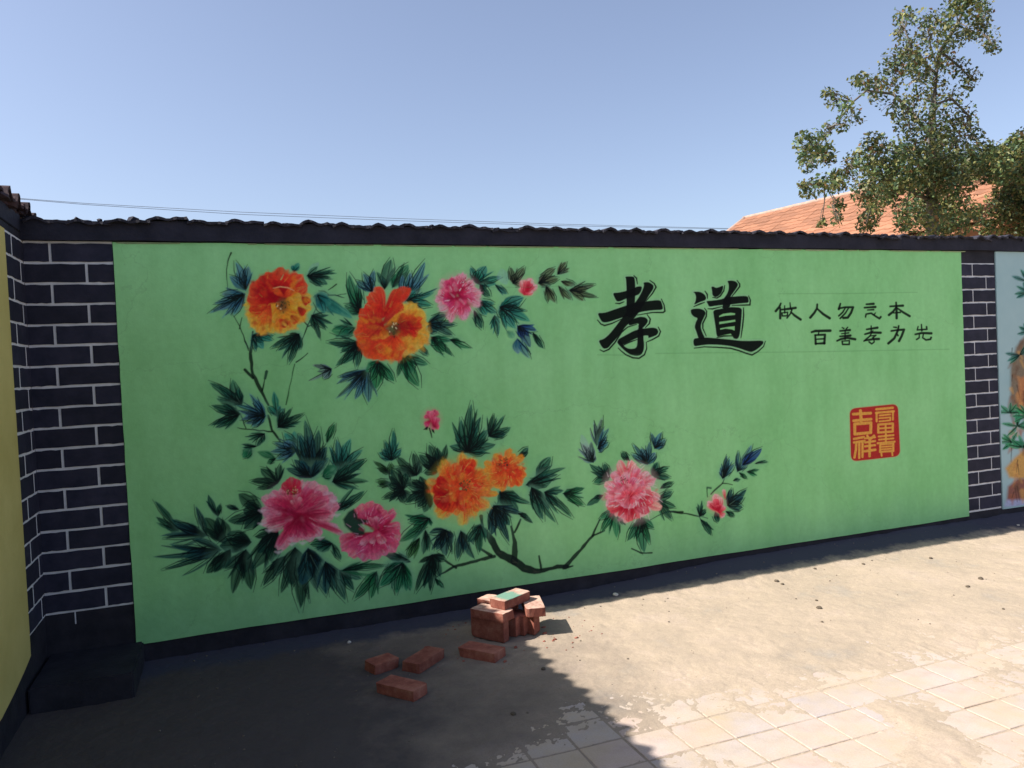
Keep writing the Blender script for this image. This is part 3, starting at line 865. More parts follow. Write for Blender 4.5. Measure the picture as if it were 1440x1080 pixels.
spray(B_, (790, 760), [(755, 510, 80), (700, 660, 70), (860, 680, 50), (820, 650, 50)], 'teal', 3.4, ink=.5)
spray(B_, (800, 870), [(930, 680, 50), (1050, 740, 60), (1030, 812, 40), (975, 862, 40), (810, 700, 40), (860, 700, 45), (960, 760, 50)], 'dark', 2.2)
spray(B_, (660, 935), [(470, 965, 24), (500, 1000, 30), (580, 1065, 60), (640, 1030, 40)], 'dark', 1.6)
spray(D, (95, 430), [(10, 530, 90), (60, 545, 70)], 'green', 4, ink=.3)
spray(D, (150, 415), [(0, 395, 24), (10, 425, 30)], 'dark', 1.6)
# above the big pink blossom
spray(D, (580, 470), [(430, 280, 110), (530, 260, 110), (600, 300, 120)], 'teal', 5, ink=.3)
spray(D, (560, 450), [(330, 380, 60), (290, 470, 80), (350, 545, 70), (430, 370, 110), (400, 520, 80)], 'blue', 3)
spray(D, (720, 720), [(640, 150, 120), (780, 250, 130), (860, 420, 120), (590, 320, 130), (700, 300, 120), (880, 530, 100), (620, 480, 140)], 'navy', 3.4)
spray(D, (700, 730), [(530, 550, 100), (450, 640, 90), (600, 560, 110), (830, 560, 110)], 'navy', 3)
spray(D, (860, 380), [(940, 190, 80)], 'green', 3)
spray(D, (980, 690), [(960, 350, 90), (1100, 340, 120), (1220, 450, 100), (1240, 560, 90), (900, 430, 60), (1040, 430, 100)], 'teal', 3)
spray(D, (820, 720), [(960, 620, 130), (920, 700, 110)], 'green', 4, ink=.4)
spray(D, (920, 775), [(1280, 770, 70), (1180, 690, 50), (1080, 600, 90), (1160, 830, 80), (1240, 560, 70)], 'dark', 2.4)
spray(D, (340, 540), [(160, 470, 80), (260, 580, 60)], 'green', 4, ink=.3)
spray(D, (365, 785), [(190, 640, 110), (95, 770, 80), (395, 600, 75), (160, 835, 70)], 'black', 2.6)
spray(D, (960, 1065), [(1240, 870, 90), (1110, 950, 90), (1000, 980, 60)], 'dark', 2.4)
# left sprig
spray(E_, (250, 575), [(70, 350, 50), (80, 470, 55), (150, 545, 50)], 'dark', 2.4)
spray(E_, (460, 610), [(200, 490, 90), (120, 612, 40), (380, 390, 60), (150, 632, 36), (230, 520, 70)], 'navy', 2.6)
spray(E_, (570, 720), [(60, 772, 46), (150, 862, 46), (190, 680, 60), (290, 772, 90), (370, 640, 60)], 'navy', 2.4)
spray(E_, (548, 465), [(475, 303, 60), (562, 372, 40)], 'dark', 1.8)
spray(E_, (600, 670), [(450, 475, 140), (545, 470, 140)], 'black', 3)
spray(E_, (800, 660), [(620, 600, 140), (560, 690, 140), (650, 650, 140)], 'black', 3)
spray(E_, (640, 720), [(460, 895, 110), (520, 890, 100), (590, 862, 70)], 'black', 3)
spray(E_, (760, 720), [(660, 1050, 100), (800, 1020, 110), (600, 862, 80), (740, 900, 140)], 'black', 3.2)
spray(E_, (885, 430), [(705, 295, 130), (625, 500, 110), (745, 560, 100), (740, 420, 170)], 'black', 3)
spray(E_, (705, 412), [(612, 390, 40)], 'dark', 3)
spray(E_, (1000, 565), [(805, 870, 120), (830, 620, 70), (950, 810, 120), (850, 740, 130)], 'black', 3)
# below the pink blossoms
spray(F_, (270, 540), [(70, 805, 100), (130, 640, 70), (180, 700, 110)], 'black', 3)
spray(F_, (360, 460), [(230, 875, 110), (410, 1015, 140), (320, 800, 170), (400, 780, 170), (570, 865, 80)], 'black', 3.2)
spray(F_, (480, 470), [(420, 800, 180), (650, 885, 110), (560, 700, 160), (500, 640, 170), (640, 720, 140)], 'navy', 4)
spray(F_, (640, 590), [(640, 885, 90), (820, 940, 110), (720, 860, 100)], 'navy', 3)
spray(F_, (770, 670), [(970, 745, 80), (900, 850, 90), (860, 760, 90)], 'dark', 3)
spray(F_, (790, 672), [(1200, 630, 70), (1000, 640, 40)], 'green', 2.4)
spray(F_, (700, 420), [(500, 430, 100), (780, 570, 80), (560, 480, 120)], 'dark', 3)
spray(F_, (1110, 680), [(910, 925, 90), (1060, 925, 80), (1000, 780, 90)], 'green', 2.6)
spray(F_, (1290, 590), [(1150, 812, 110), (1290, 875, 90), (1420, 855, 100), (1210, 720, 100)], 'green', 2.6)
spray(F_, (1420, 590), [(1190, 520, 70), (1280, 530, 60)], 'dark', 2.2)
# left of the orange blossoms
spray(G, (200, 570), [(215, 298, 66), (140, 400, 50), (85, 500, 70), (290, 470, 60), (120, 470, 60)], 'teal', 2.6)
spray(G, (200, 700), [(40, 590, 50), (80, 640, 50), (190, 600, 60)], 'olive', 2.4)
spray(G, (210, 780), [(65, 762, 60), (80, 800, 50)], 'olive', 2.4)
spray(G, (430, 710), [(255, 540, 90), (230, 640, 80), (400, 505, 90), (450, 600, 80), (310, 640, 90)], 'black', 2.4)
spray(G, (640, 665), [(455, 520, 110), (545, 430, 110), (620, 455, 100), (705, 425, 70), (500, 690, 90), (540, 560, 110)], 'black', 2.4)
spray(G, (310, 840), [(200, 660, 120), (330, 690, 110), (170, 795, 80), (125, 920, 60), (180, 950, 60), (350, 960, 140), (240, 900, 110)], 'black', 2.4)
spray(G, (545, 850), [(350, 800, 90), (340, 960, 90), (500, 1050, 110), (400, 900, 90), (380, 760, 70), (440, 1000, 110), (460, 720, 100)], 'black', 2.4)
spray(G, (900, 500), [(935, 55, 90), (1020, 175, 90), (840, 195, 80), (1090, 290, 110), (800, 320, 80), (735, 440, 80), (1155, 425, 100), (760, 225, 50), (980, 260, 110), (1060, 490, 90), (870, 360, 120)], 'dark', 2.4)
spray(G, (1095, 350), [(1138, 155, 46), (1230, 165, 50), (1295, 270, 90), (1250, 330, 80)], 'dark', 2.2)
# below the orange blossoms
spray(H, (530, 280), [(285, 245, 60), (230, 515, 120), (330, 310, 100), (360, 400, 120), (550, 355, 50)], 'green', 2.6)
spray(H, (490, 400), [(470, 640, 90), (520, 600, 60)], 'dark', 3)
spray(H, (430, 480), [(310, 690, 90), (360, 640, 70)], 'olive', 2.4)
spray(H, (700, 400), [(530, 430, 70), (600, 600, 100), (555, 600, 60), (700, 660, 110), (660, 520, 130), (760, 540, 130)], 'navy', 2.6)
spray(H, (850, 410), [(815, 690, 90), (985, 685, 90), (900, 600, 110)], 'navy', 2.6)
spray(H, (1050, 350), [(920, 520, 110), (1040, 625, 90), (990, 430, 110), (1100, 480, 80)], 'dark', 2.6)
spray(H, (560, 650), [(400, 1015, 80), (470, 965, 100), (540, 1020, 80), (640, 870, 110), (690, 700, 80), (430, 720, 50), (560, 840, 130)], 'black', 2.6)
spray(H, (590, 890), [(670, 985, 50)], 'green', 2)
spray(H, (310, 700), [(85, 645, 60), (150, 690, 50)], 'dark', 2)
spray(H, (260, 730), [(30, 960, 120), (200, 1035, 90), (300, 1015, 80), (350, 985, 90), (110, 850, 110)], 'green', 2.6)
# right of the orange blossoms
spray(I_, (160, 450), [(370, 525, 50), (230, 580, 120), (290, 590, 80), (300, 490, 70)], 'dark', 2.2)
spray(I_, (120, 545), [(105, 745, 90), (225, 795, 60), (180, 700, 110), (330, 605, 50), (230, 680, 80), (150, 640, 110)], 'navy', 2.2)
spray(I_, (290, 600), [(388, 665, 40), (350, 620, 30)], 'dark', 1.8)
spray(I_, (410, 345), [(510, 210, 90), (500, 260, 60)], 'dark', 2)
spray(I_, (345, 402), [(525, 365, 90), (612, 285, 44), (450, 385, 80), (560, 330, 50)], 'dark', 2)
spray(I_, (380, 420), [(460, 640, 70), (545, 660, 50), (430, 530, 70), (500, 570, 60)], 'dark', 2)
spray(I_, (470, 452), [(655, 622, 60), (600, 440, 50), (560, 540, 50)], 'dark', 2)
spray(I_, (600, 462), [(745, 425, 50), (740, 540, 50), (690, 450, 50)], 'green', 2)
spray(I_, (285, 215), [(357, 145, 56), (350, 180, 30)], 'dark', 1.8)
spray(J, (245, 600), [(130, 672, 56), (180, 620, 44)], 'dark', 1.8)
# round the right pink blossom
spray(J, (130, 330), [(90, 160, 70), (120, 220, 80)], 'pale', 4, ink=0, alpha=.5)
spray(J, (175, 360), [(70, 272, 30), (92, 225, 36), (100, 340, 30), (160, 210, 44), (185, 310, 40), (140, 270, 60)], 'grey', 2)
spray(J, (200, 240), [(178, 70, 40), (242, 35, 36), (235, 110, 40)], 'grey', 2)
spray(J, (210, 260), [(288, 115, 44), (285, 215, 60), (250, 270, 50), (270, 170, 40)], 'blue', 2)
spray(J, (292, 470), [(150, 375, 60), (255, 370, 60), (180, 505, 60), (250, 495, 50), (200, 440, 50)], 'dark', 2)
spray(J, (565, 375), [(465, 235, 36), (458, 300, 44), (520, 260, 60), (582, 215, 44), (625, 290, 60), (560, 280, 60)], 'blue', 2)
spray(J, (620, 260), [(596, 150, 36), (670, 145, 46), (698, 195, 50), (690, 230, 40)], 'blue', 2)
spray(J, (437, 348), [(383, 288, 50)], 'dark', 1.8)
spray(J, (600, 452), [(722, 400, 50), (640, 360, 60), (730, 470, 46), (680, 420, 50)], 'dark', 2)
spray(J, (662, 550), [(752, 508, 40)], 'dark', 1.6)
spray(J, (640, 632), [(745, 570, 60), (770, 682, 56), (742, 772, 50)], 'dark', 2)
spray(J, (340, 700), [(240, 860, 60), (345, 905, 56), (280, 800, 70), (225, 770, 50)], 'green', 2.2)
spray(J, (520, 760), [(425, 925, 70), (545, 1010, 96), (615, 835, 60), (490, 870, 90), (560, 880, 70)], 'green', 2)
spray(J, (350, 760), [(410, 815, 26)], 'dark', 1.6)
# far right bud spray
spray(K_, (388, 835), [(368, 710, 34), (410, 680, 34), (445, 770, 44)], 'dark', 1.6)
spray(K_, (395, 865), [(500, 1025, 72)], 'dark', 1.6)
spray(K_, (622, 452), [(598, 340, 40), (663, 225, 44), (740, 310, 60), (690, 250, 50)], 'blue', 1.8)
spray(K_, (770, 380), [(778, 185, 44), (910, 118, 80), (870, 300, 60)], 'blue', 1.8)
spray(K_, (820, 320), [(1015, 150, 90), (960, 250, 60), (900, 200, 60)], 'vivid', 2)
spray(K_, (950, 302), [(1080, 285, 36)], 'dark', 2.4); spray(K_, (730, 475), [(800, 462, 40)], 'dark', 2.4)
spray(K_, (870, 385), [(965, 420, 36), (990, 362, 40)], 'green', 2.4); spray(K_, (790, 395), [(870, 450, 44)], 'green', 2.4)
spray(K_, (670, 725), [(715, 560, 60), (860, 565, 70), (830, 640, 100), (820, 745, 110), (760, 640, 80)], 'navy', 1.8)
spray(K_, (545, 795), [(575, 895, 80)], 'dark', 2.4); spray(K_, (655, 785), [(735, 835, 50)], 'green', 2.4)
# top row
spray(Lc, (400, 275), [(355, 150, 60), (480, 140, 100), (600, 225, 60), (560, 285, 66), (430, 180, 90)], 'teal', 2.6)
spray(Lc, (650, 290), [(600, 160, 110)], 'pale', 5, ink=0, alpha=.45)
spray(Lc, (430, 290), [(515, 385, 70), (475, 330, 60)], 'dark', 2)
spray(Lc, (555, 290), [(650, 365, 50)], 'teal', 2)
spray(Lc, (700, 280), [(680, 150, 60), (790, 150, 60), (720, 210, 60), (770, 280, 60)], 'brown', 3)
spray(Lc, (905, 278), [(1040, 160, 80), (1065, 240, 66), (1000, 285, 60), (980, 220, 60)], 'brown', 2.2)
spray(Lc, (1060, 205), [(1130, 105, 50), (1155, 155, 44)], 'brown', 2.4)
spray(Lc, (968, 300), [(985, 430, 46), (1042, 435, 66)], 'brown', 2); spray(Lc, (1068, 300), [(1170, 412, 60)], 'brown', 2.4); spray(Lc, (1090, 262), [(1205, 290, 56)], 'brown', 2.4)
spray(Lc, (1155, 335), [(1355, 290, 44), (1375, 385, 50), (1270, 420, 66), (1300, 330, 60)], 'brown', 2.6)
spray(Lc, (415, 430), [(545, 440, 60), (570, 520, 60), (485, 535, 86)], 'teal', 2.6)
spray(Lc, (385, 500), [(447, 645, 70)], 'dark', 3)
spray(Lc, (550, 540), [(520, 650, 34), (578, 705, 40), (592, 600, 30)], 'teal', 1.6)
spray(Lc, (595, 470), [(785, 395, 120), (835, 585, 90), (720, 645, 90), (620, 560, 80), (700, 440, 90), (760, 510, 80)], 'teal', 3)
spray(Lc, (738, 625), [(890, 660, 60), (840, 795, 84), (780, 720, 60)], 'vivid', 2); spray(Lc, (860, 680), [(945, 805, 60)], 'dark', 2)
spray(Lc, (735, 730), [(740, 850, 80), (835, 885, 60)], 'blue', 4, ink=.3); spray(Lc, (650, 665), [(710, 720, 70)], 'teal', 4, ink=0, alpha=.4)
spray(Lc, (10, 605), [(160, 535, 90), (230, 612, 60), (210, 700, 70), (100, 660, 120)], 'navy', 2.4)
spray(Lc, (38, 715), [(205, 865, 50), (140, 835, 90), (205, 745, 60), (90, 770, 90)], 'green', 2.4); spray(Lc, (190, 735), [(355, 803, 40), (280, 755, 50)], 'green', 2)
# round the second orange blossom
spray(Mc, (625, 650), [(510, 265, 130), (600, 340, 100), (460, 570, 100), (540, 470, 140), (500, 620, 90)], 'green', 3)
spray(Mc, (745, 435), [(655, 250, 80), (590, 325, 66), (765, 220, 80), (720, 300, 80)], 'blue', 3)
spray(Mc, (870, 405), [(790, 235, 70), (935, 110, 130), (840, 290, 70)], 'dark', 3.4)
spray(Mc, (950, 390), [(1110, 160, 130), (1000, 250, 120)], 'green', 4)
spray(Mc, (1080, 530), [(1050, 270, 90), (1130, 240, 90), (1275, 135, 110), (1320, 255, 70), (1210, 340, 110)], 'blue', 2.6)
spray(Mc, (1090, 525), [(1405, 398, 36), (1370, 440, 40), (1340, 575, 90), (1260, 490, 90), (1180, 430, 100)], 'teal', 2.6)
spray(Mc, (190, 465), [(540, 700, 130), (260, 650, 130), (330, 560, 120)], 'teal', 4, ink=.4)
spray(Mc, (565, 800), [(330, 830, 130), (420, 885, 110)], 'green', 5, ink=.3); spray(Mc, (545, 775), [(415, 715, 36)], 'dark', 1.6)
spray(Nc, (470, 65), [(230, 60, 60), (290, 245, 60), (350, 230, 70), (450, 255, 60), (330, 130, 80), (410, 160, 80)], 'dark', 2.2)
spray(Nc, (255, 270), [(78, 362, 24), (110, 240, 40), (195, 345, 60), (150, 290, 50)], 'grey', 2.4)
spray(Nc, (530, 280), [(290, 500, 36), (320, 330, 40), (440, 505, 80), (545, 530, 90), (370, 440, 50), (300, 385, 40), (460, 400, 110)], 'blue', 3)
spray(Nc, (620, 210), [(600, 425, 106), (742, 365, 84), (525, 290, 90), (560, 355, 70)], 'green', 2.8)
spray(Nc, (815, 165), [(935, 405, 120), (1005, 235, 80), (775, 325, 44), (880, 300, 120)], 'green', 3); spray(Nc, (930, 90), [(1005, 162, 50)], 'dark', 1.6)

# --- blossoms
RED = [pig(160, 14, 24), pig(204, 36, 30), pig(214, 70, 36)]
ORA = [pig(190, 36, 26), pig(218, 78, 34), pig(230, 126, 50)]
YEL = [pig(206, 84, 32), pig(230, 142, 38), pig(214, 172, 66)]
PNK = [pig(146, 14, 44), pig(196, 44, 80), pig(220, 112, 136)]
PNL = [pig(176, 30, 66), pig(206, 76, 106), pig(226, 156, 166)]
DPK = [pig(140, 12, 46), pig(190, 32, 78), pig(214, 84, 120)]
COR = [pig(180, 22, 46), pig(220, 84, 98), pig(240, 172, 168)]
def petals(T, base, lst, cols, soft=3.0, alpha=.95, streak=.22):
    sc = T(1, 0)[0] - T(0, 0)[0]
    for (a, c, w_) in lst:
        sd_[0] += 1
        R = random.Random(sd_[0] * 3)
        cl = [tuple(v * R.uniform(.9, 1.1) for v in q) for q in cols]
        cv.lobe(T(*base), T(a, c), w_ * sc, cl, 'petal', alpha, soft, sd_[0], streak, R.uniform(-.04, .04))
def ring(T, c, rx, ry, n, cols, w_, frac, soft=3.0, a0=0.0, jit=.14, alpha=.92, ib=0.08):
    sc = T(1, 0)[0] - T(0, 0)[0]
    for k in range(n):
        sd_[0] += 1
        R = random.Random(sd_[0] * 5)
        an = a0 + 2 * math.pi * k / n + R.uniform(-.2, .2)
        f = frac * (1 + R.uniform(-jit, jit))
        cl = [tuple(v * R.uniform(.88, 1.14) for v in q) for q in cols]
        cv.lobe(T(c[0] + rx * ib * math.cos(an), c[1] + ry * ib * math.sin(an)), T(c[0] + rx * f * math.cos(an), c[1] + ry * f * math.sin(an)), w_ * rx * sc, cl, 'petal', alpha, soft, sd_[0], .25, R.uniform(-.06, .06))
def glow(T, c, rx, ry, col, alpha, soft=16):
    alpha = alpha * .6 if alpha < .6 else alpha
    pts = [T(c[0] + rx * math.cos(t), c[1] + ry * math.sin(t)) for t in np.linspace(0, 2 * math.pi, 20)[:-1]]
    cv.poly(pts, col, alpha, soft)
def dots(T, c, r, n, cols, size=.9):
    for k in range(n):
        an = random.uniform(0, 6.28); q = r * random.random() ** .6
        p = T(c[0] + q * math.cos(an), c[1] + q * math.sin(an))
        cv.stroke([p, (p[0] + random.uniform(-1.5, 1.5), p[1] + random.uniform(-2, 2))], [size, size * .6], random.choice(cols), .85)
def hairs(T, c, rx, ry, n, col, f0=.45, f1=.95, alpha=.4):
    for k in range(n):
        an = random.uniform(0, 6.28); a, b2 = random.uniform(f0, f1), random.uniform(.08, .2)
        cv.stroke([T(c[0] + rx * a * math.cos(an), c[1] + ry * a * math.sin(an)), T(c[0] + rx * (a + b2) * math.cos(an + .08), c[1] + ry * (a + b2) * math.sin(an + .08))], [.7, .35], col, alpha)
def dabs(T, c, rx, ry, n, cols, size, alpha=.35, r0=.15, r1=.95):
    """broken soft touches of related colour, following the petals outwards"""
    sc = T(1, 0)[0] - T(0, 0)[0]
    for k in range(n):
        an = random.uniform(0, 6.28); a = random.uniform(r0, r1)
        p = (c[0] + rx * a * math.cos(an), c[1] + ry * a * math.sin(an))
        l = random.uniform(.12, .34) * min(1, 1.25 - a)
        q = (p[0] + rx * l * math.cos(an + random.uniform(-.5, .5)), p[1] + ry * l * math.sin(an + random.uniform(-.5, .5)))
        z = random.uniform(.5, 1.2) * size * sc
        cv.stroke([T(*p), T(*q)], [z, z * .6], random.choice(cols), alpha * random.uniform(.5, 1.2), max(1.5, z * .9))
OLIVE = [pig(70, 64, 30), pig(120, 96, 40), pig(46, 48, 30), pig(220, 200, 150)]

# red and orange blossom, upper left
cv.element('painted_peony')
glow(A, (800, 620), 330, 320, pig(150, 150, 60), .45, 12)
petals(A, (790, 640), [(520, 860, 200), (600, 930, 210), (720, 920, 210), (860, 925, 230), (980, 870, 210), (1080, 780, 200), (1140, 660, 190), (1130, 550, 180), (480, 760, 180), (455, 640, 160)], YEL, 6)
petals(A, (780, 600), [(845, 262, 240), (700, 300, 200), (620, 350, 250), (520, 440, 240), (490, 560, 230), (500, 690, 200), (1040, 340, 250), (1100, 440, 210), (940, 330, 200)], RED, 5)
petals(A, (800, 560), [(600, 480, 220), (700, 420, 240), (880, 400, 220), (620, 620, 220), (990, 500, 180)], [RED[0], RED[0], RED[1]])
petals(A, (860, 560), [(760, 470, 90), (960, 480, 120)], ORA, 2)
petals(A, (840, 640), [(1040, 540, 130), (960, 590, 130), (700, 700, 150), (1000, 650, 120), (760, 820, 150)], YEL)
petals(A, (720, 640), [(650, 850, 90), (700, 830, 80), (590, 800, 80), (640, 760, 70)], ORA, 2)
for (a, c) in ((860, 815), (970, 775), (1040, 690), (1080, 585)):
    petals(A, (a - 40, c - 30), [(a + 30, c + 45, 120)], [RED[0], RED[0], RED[1]], 3)
dabs(A, (650, 470), 150, 170, 26, [RED[0], RED[0], pig(150, 18, 30), RED[1]], 34, .5, 0, .9)
dabs(A, (800, 800), 300, 110, 26, [YEL[2], YEL[1], ORA[1], YEL[1]], 26, .45, 0, .95)
dabs(A, (800, 620), 325, 320, 46, [ORA[1], RED[1], YEL[1], RED[0]], 22, .45, .4, .98)
cv.stroke([A(750, 470), A(820, 455), A(900, 465), A(960, 495)], [.5, 1.1, .5], pig(236, 160, 110), .8)
cv.stroke([A(830, 380), A(855, 330)], [.9, .4], pig(150, 170, 110), .7)
hairs(A, (800, 620), 320, 310, 16, pig(232, 170, 70), .5, .9, .3)
glow(A, (850, 640), 50, 70, pig(96, 74, 40), .8, 8); dots(A, (850, 640), 70, 22, OLIVE)
# orange blossom, upper middle
cv.element('painted_peony')
glow(Mc, (950, 830), 370, 310, pig(160, 150, 60), .45, 12)
petals(Mc, (980, 780), [(1320, 900, 230), (1310, 760, 210), (1270, 640, 220), (1190, 560, 200), (1250, 1000, 240), (1130, 1080, 230), (1080, 560, 160)], YEL, 6)
petals(Mc, (860, 820), [(590, 740, 220), (570, 880, 240), (620, 1010, 260), (690, 1100, 260), (800, 1130, 260), (910, 1120, 260), (1010, 1130, 230), (1060, 1040, 240)], [RED[1], ORA[1], ORA[1]], 6)
petals(Mc, (850, 690), [(1105, 385, 190), (1010, 400, 170), (800, 385, 160), (720, 450, 180), (670, 560, 190), (610, 660, 200), (740, 560, 150)], RED)
petals(Mc, (850, 760), [(640, 760, 220), (680, 900, 230), (760, 960, 230), (700, 660, 200), (1050, 560, 180)], [RED[0], RED[1], RED[2]])
petals(Mc, (980, 780), [(1240, 780, 170), (1180, 700, 150), (1060, 660, 140), (1200, 880, 180), (1100, 900, 180), (1260, 700, 110)], RED)
petals(Mc, (860, 800), [(790, 800, 60), (850, 920, 130), (900, 900, 100), (1130, 620, 90), (1180, 650, 80)], YEL, 2)
petals(Mc, (960, 880), [(900, 1040, 180), (1040, 1030, 200), (800, 1040, 160)], ORA)
dabs(Mc, (760, 880), 180, 230, 40, [RED[1], pig(186, 60, 36), ORA[1], RED[0]], 34, .45, 0, .95)
dabs(Mc, (1160, 840), 170, 230, 36, [YEL[1], YEL[2], YEL[1], ORA[2]], 30, .5, .3, .95)
petals(Mc, (1000, 790), [(1250, 780, 120), (1190, 700, 110), (1080, 660, 120), (1190, 860, 110), (1100, 880, 120)], [pig(150, 14, 26), RED[0], RED[1]], 4, .8)
petals(Mc, (840, 780), [(640, 800, 120), (660, 930, 120), (740, 1020, 120), (820, 640, 120), (700, 640, 110)], [pig(164, 30, 28), pig(186, 52, 38), RED[2]], 6, .55)
dabs(Mc, (960, 830), 370, 310, 40, [ORA[1], YEL[1], RED[1]], 24, .4, .5, .98)
hairs(Mc, (940, 830), 370, 300, 16, pig(236, 160, 70), .4, .9, .3)
glow(Mc, (960, 815), 60, 66, pig(80, 62, 40), .85, 7); dots(Mc, (960, 815), 75, 20, OLIVE)
# pink blossom, top
cv.element('painted_peony')
glow(Lc, (255, 385), 185, 200, pig(190, 150, 150), .45, 10)
ring(Lc, (255, 385), 175, 190, 13, PNL, .62, 1.0, 5.0); ring(Lc, (250, 375), 170, 185, 11, PNK, .58, .86, a0=.3)
ring(Lc, (240, 375), 165, 180, 9, DPK, .6, .66); petals(Lc, (290, 330), [(240, 220, 60), (290, 215, 60), (380, 260, 60), (410, 330, 60), (360, 330, 70)], PNL, 2.4)
petals(Lc, (210, 400), [(170, 250, 90), (200, 230, 80), (140, 330, 100)], DPK, 3); dabs(Lc, (250, 400), 165, 185, 50, [DPK[0], DPK[1], PNK[1], PNL[2]], 16, .45); hairs(Lc, (255, 385), 170, 185, 36, pig(238, 178, 186), .4, .95, .5); dots(Lc, (300, 290), 60, 12, [pig(238, 190, 190), pig(150, 20, 60)], .8)
# bud at the top right
cv.element('painted_bud')
glow(Lc, (820, 305), 75, 72, pig(210, 150, 140), .5, 8)
petals(Lc, (790, 370), [(760, 310, 70), (780, 250, 80), (850, 240, 90), (890, 290, 90), (860, 340, 70)], COR, 2.6); petals(Lc, (810, 350), [(820, 260, 70), (860, 290, 70)], [COR[0], COR[0], COR[1]], 2.6)
# large pink blossom, lower left
cv.element('painted_peony')
glow(D, (590, 1010), 380, 260, pig(160, 150, 150), .40, 14)
petals(D, (560, 1130), [(205, 930, 190), (300, 880, 190), (400, 820, 190), (640, 760, 200), (740, 765, 220), (850, 820, 230), (950, 900, 210), (990, 1000, 200), (200, 1080, 190)], PNL)
petals(F_, (400, 170), [(50, 120, 150), (60, 240, 150), (110, 280, 140), (200, 480, 150), (260, 420, 160), (330, 405, 210), (430, 400, 220), (520, 390, 190), (590, 350, 170), (815, 340, 90), (760, 270, 90), (730, 150, 190), (700, 40, 200)], PNL)
petals(D, (570, 1100), [(250, 960, 180), (340, 930, 170), (430, 860, 150), (700, 830, 200), (800, 870, 190), (880, 940, 170)], PNK)
petals(F_, (400, 160), [(90, 220, 110), (200, 440, 100), (330, 370, 170), (440, 370, 180), (540, 350, 150), (780, 320, 60), (680, 150, 150), (120, 110, 120)], PNK)
petals(F_, (390, 190), [(330, 320, 130), (430, 320, 130), (260, 300, 110), (520, 290, 110), (300, 100, 130), (480, 80, 140)], DPK)
petals(D, (520, 900), [(415, 790, 130), (490, 730, 150), (570, 750, 130), (600, 830, 100), (450, 850, 100)], [PNK[0], pig(196, 40, 60), PNK[1]], 2.6)
petals(D, (560, 1080), [(500, 960, 60), (590, 930, 80), (680, 960, 70), (760, 900, 90), (860, 990, 80), (620, 1000, 60)], [PNK[1], PNL[1], PNL[2]], 2.4)
for k in range(46):
    an = random.uniform(0, 6.28); a, c2 = 0.35 + .55 * random.random(), .12
    cv.stroke([F_(380 + 330 * a * math.cos(an), 130 + 250 * a * math.sin(an)), F_(380 + 330 * (a + c2) * math.cos(an), 130 + 250 * (a + c2) * math.sin(an))], [.8, .4], random.choice([PNL[2], PNK[0]]), .45)
dabs(F_, (400, 150), 300, 230, 60, [DPK[0], DPK[1], PNK[1], PNL[1], pig(206, 130, 146)], 22, .4, .1, .95)
petals(F_, (385, 170), [(110, 230, 60), (210, 430, 70), (300, 350, 80), (380, 360, 90), (470, 350, 90), (560, 330, 70), (770, 310, 40), (690, 140, 70), (640, 30, 70), (150, 60, 80), (260, 40, 80)], [DPK[0], DPK[0], DPK[1]], 5, .7)
petals(D, (560, 1060), [(730, 860, 130), (820, 890, 120), (320, 950, 120)], [DPK[0], DPK[1], PNK[1]], 5, .65)
for (a, c) in ((120, 290), (205, 490), (330, 415), (430, 405), (590, 360), (820, 345), (740, 150), (715, 20), (55, 110), (50, 230)):
    cv.stroke([F_(a - 30, c + 6), F_(a, c + 14), F_(a + 34, c + 2)], [.6, 2.2, .6], pig(236, 200, 204), .6, 3)
dots(D, (510, 870), 60, 22, [pig(130, 90, 40), pig(90, 50, 36), pig(200, 160, 120)], .8)
# second pink blossom, dark hollow on its left
cv.element('painted_peony')
glow(F_, (1070, 310), 290, 270, pig(170, 140, 140), .40, 12)
petals(F_, (1080, 330), [(770, 390, 150), (780, 470, 170), (850, 540, 190), (960, 570, 200), (1080, 570, 210), (1190, 530, 190), (1300, 470, 190), (1330, 360, 190), (1330, 260, 160), (1290, 110, 110)], PNK)
petals(F_, (1060, 260), [(900, 110, 130), (960, 60, 150), (1050, 30, 170), (1140, 60, 170), (1200, 120, 160), (1240, 180, 140)], PNK)
petals(F_, (1100, 330), [(850, 450, 150), (960, 500, 160), (1080, 510, 170), (1190, 460, 160), (1270, 380, 160), (1270, 280, 140), (1280, 150, 70)], DPK)
petals(F_, (1070, 260), [(970, 120, 120), (1060, 90, 130), (1140, 130, 120), (1180, 200, 110)], DPK, 2.6)
petals(F_, (1110, 300), [(1040, 180, 80), (1110, 170, 80), (1180, 420, 110), (1110, 360, 100), (1060, 420, 80), (960, 430, 80)], [PNK[1], PNL[1], PNL[2]], 2.4)
cv.poly([F_(*q) for q in ((800, 200), (850, 130), (900, 100), (930, 150), (940, 185), (1030, 205), (1030, 225), (960, 245), (1000, 300), (1000, 340), (930, 350), (870, 310), (820, 260))], pig(14, 48, 40), .95, 3.0)
dabs(F_, (1140, 320), 200, 220, 46, [DPK[0], DPK[1], PNK[0], PNL[1]], 20, .42)
hairs(F_, (1090, 310), 260, 250, 36, pig(232, 160, 180), .35, .9, .5)
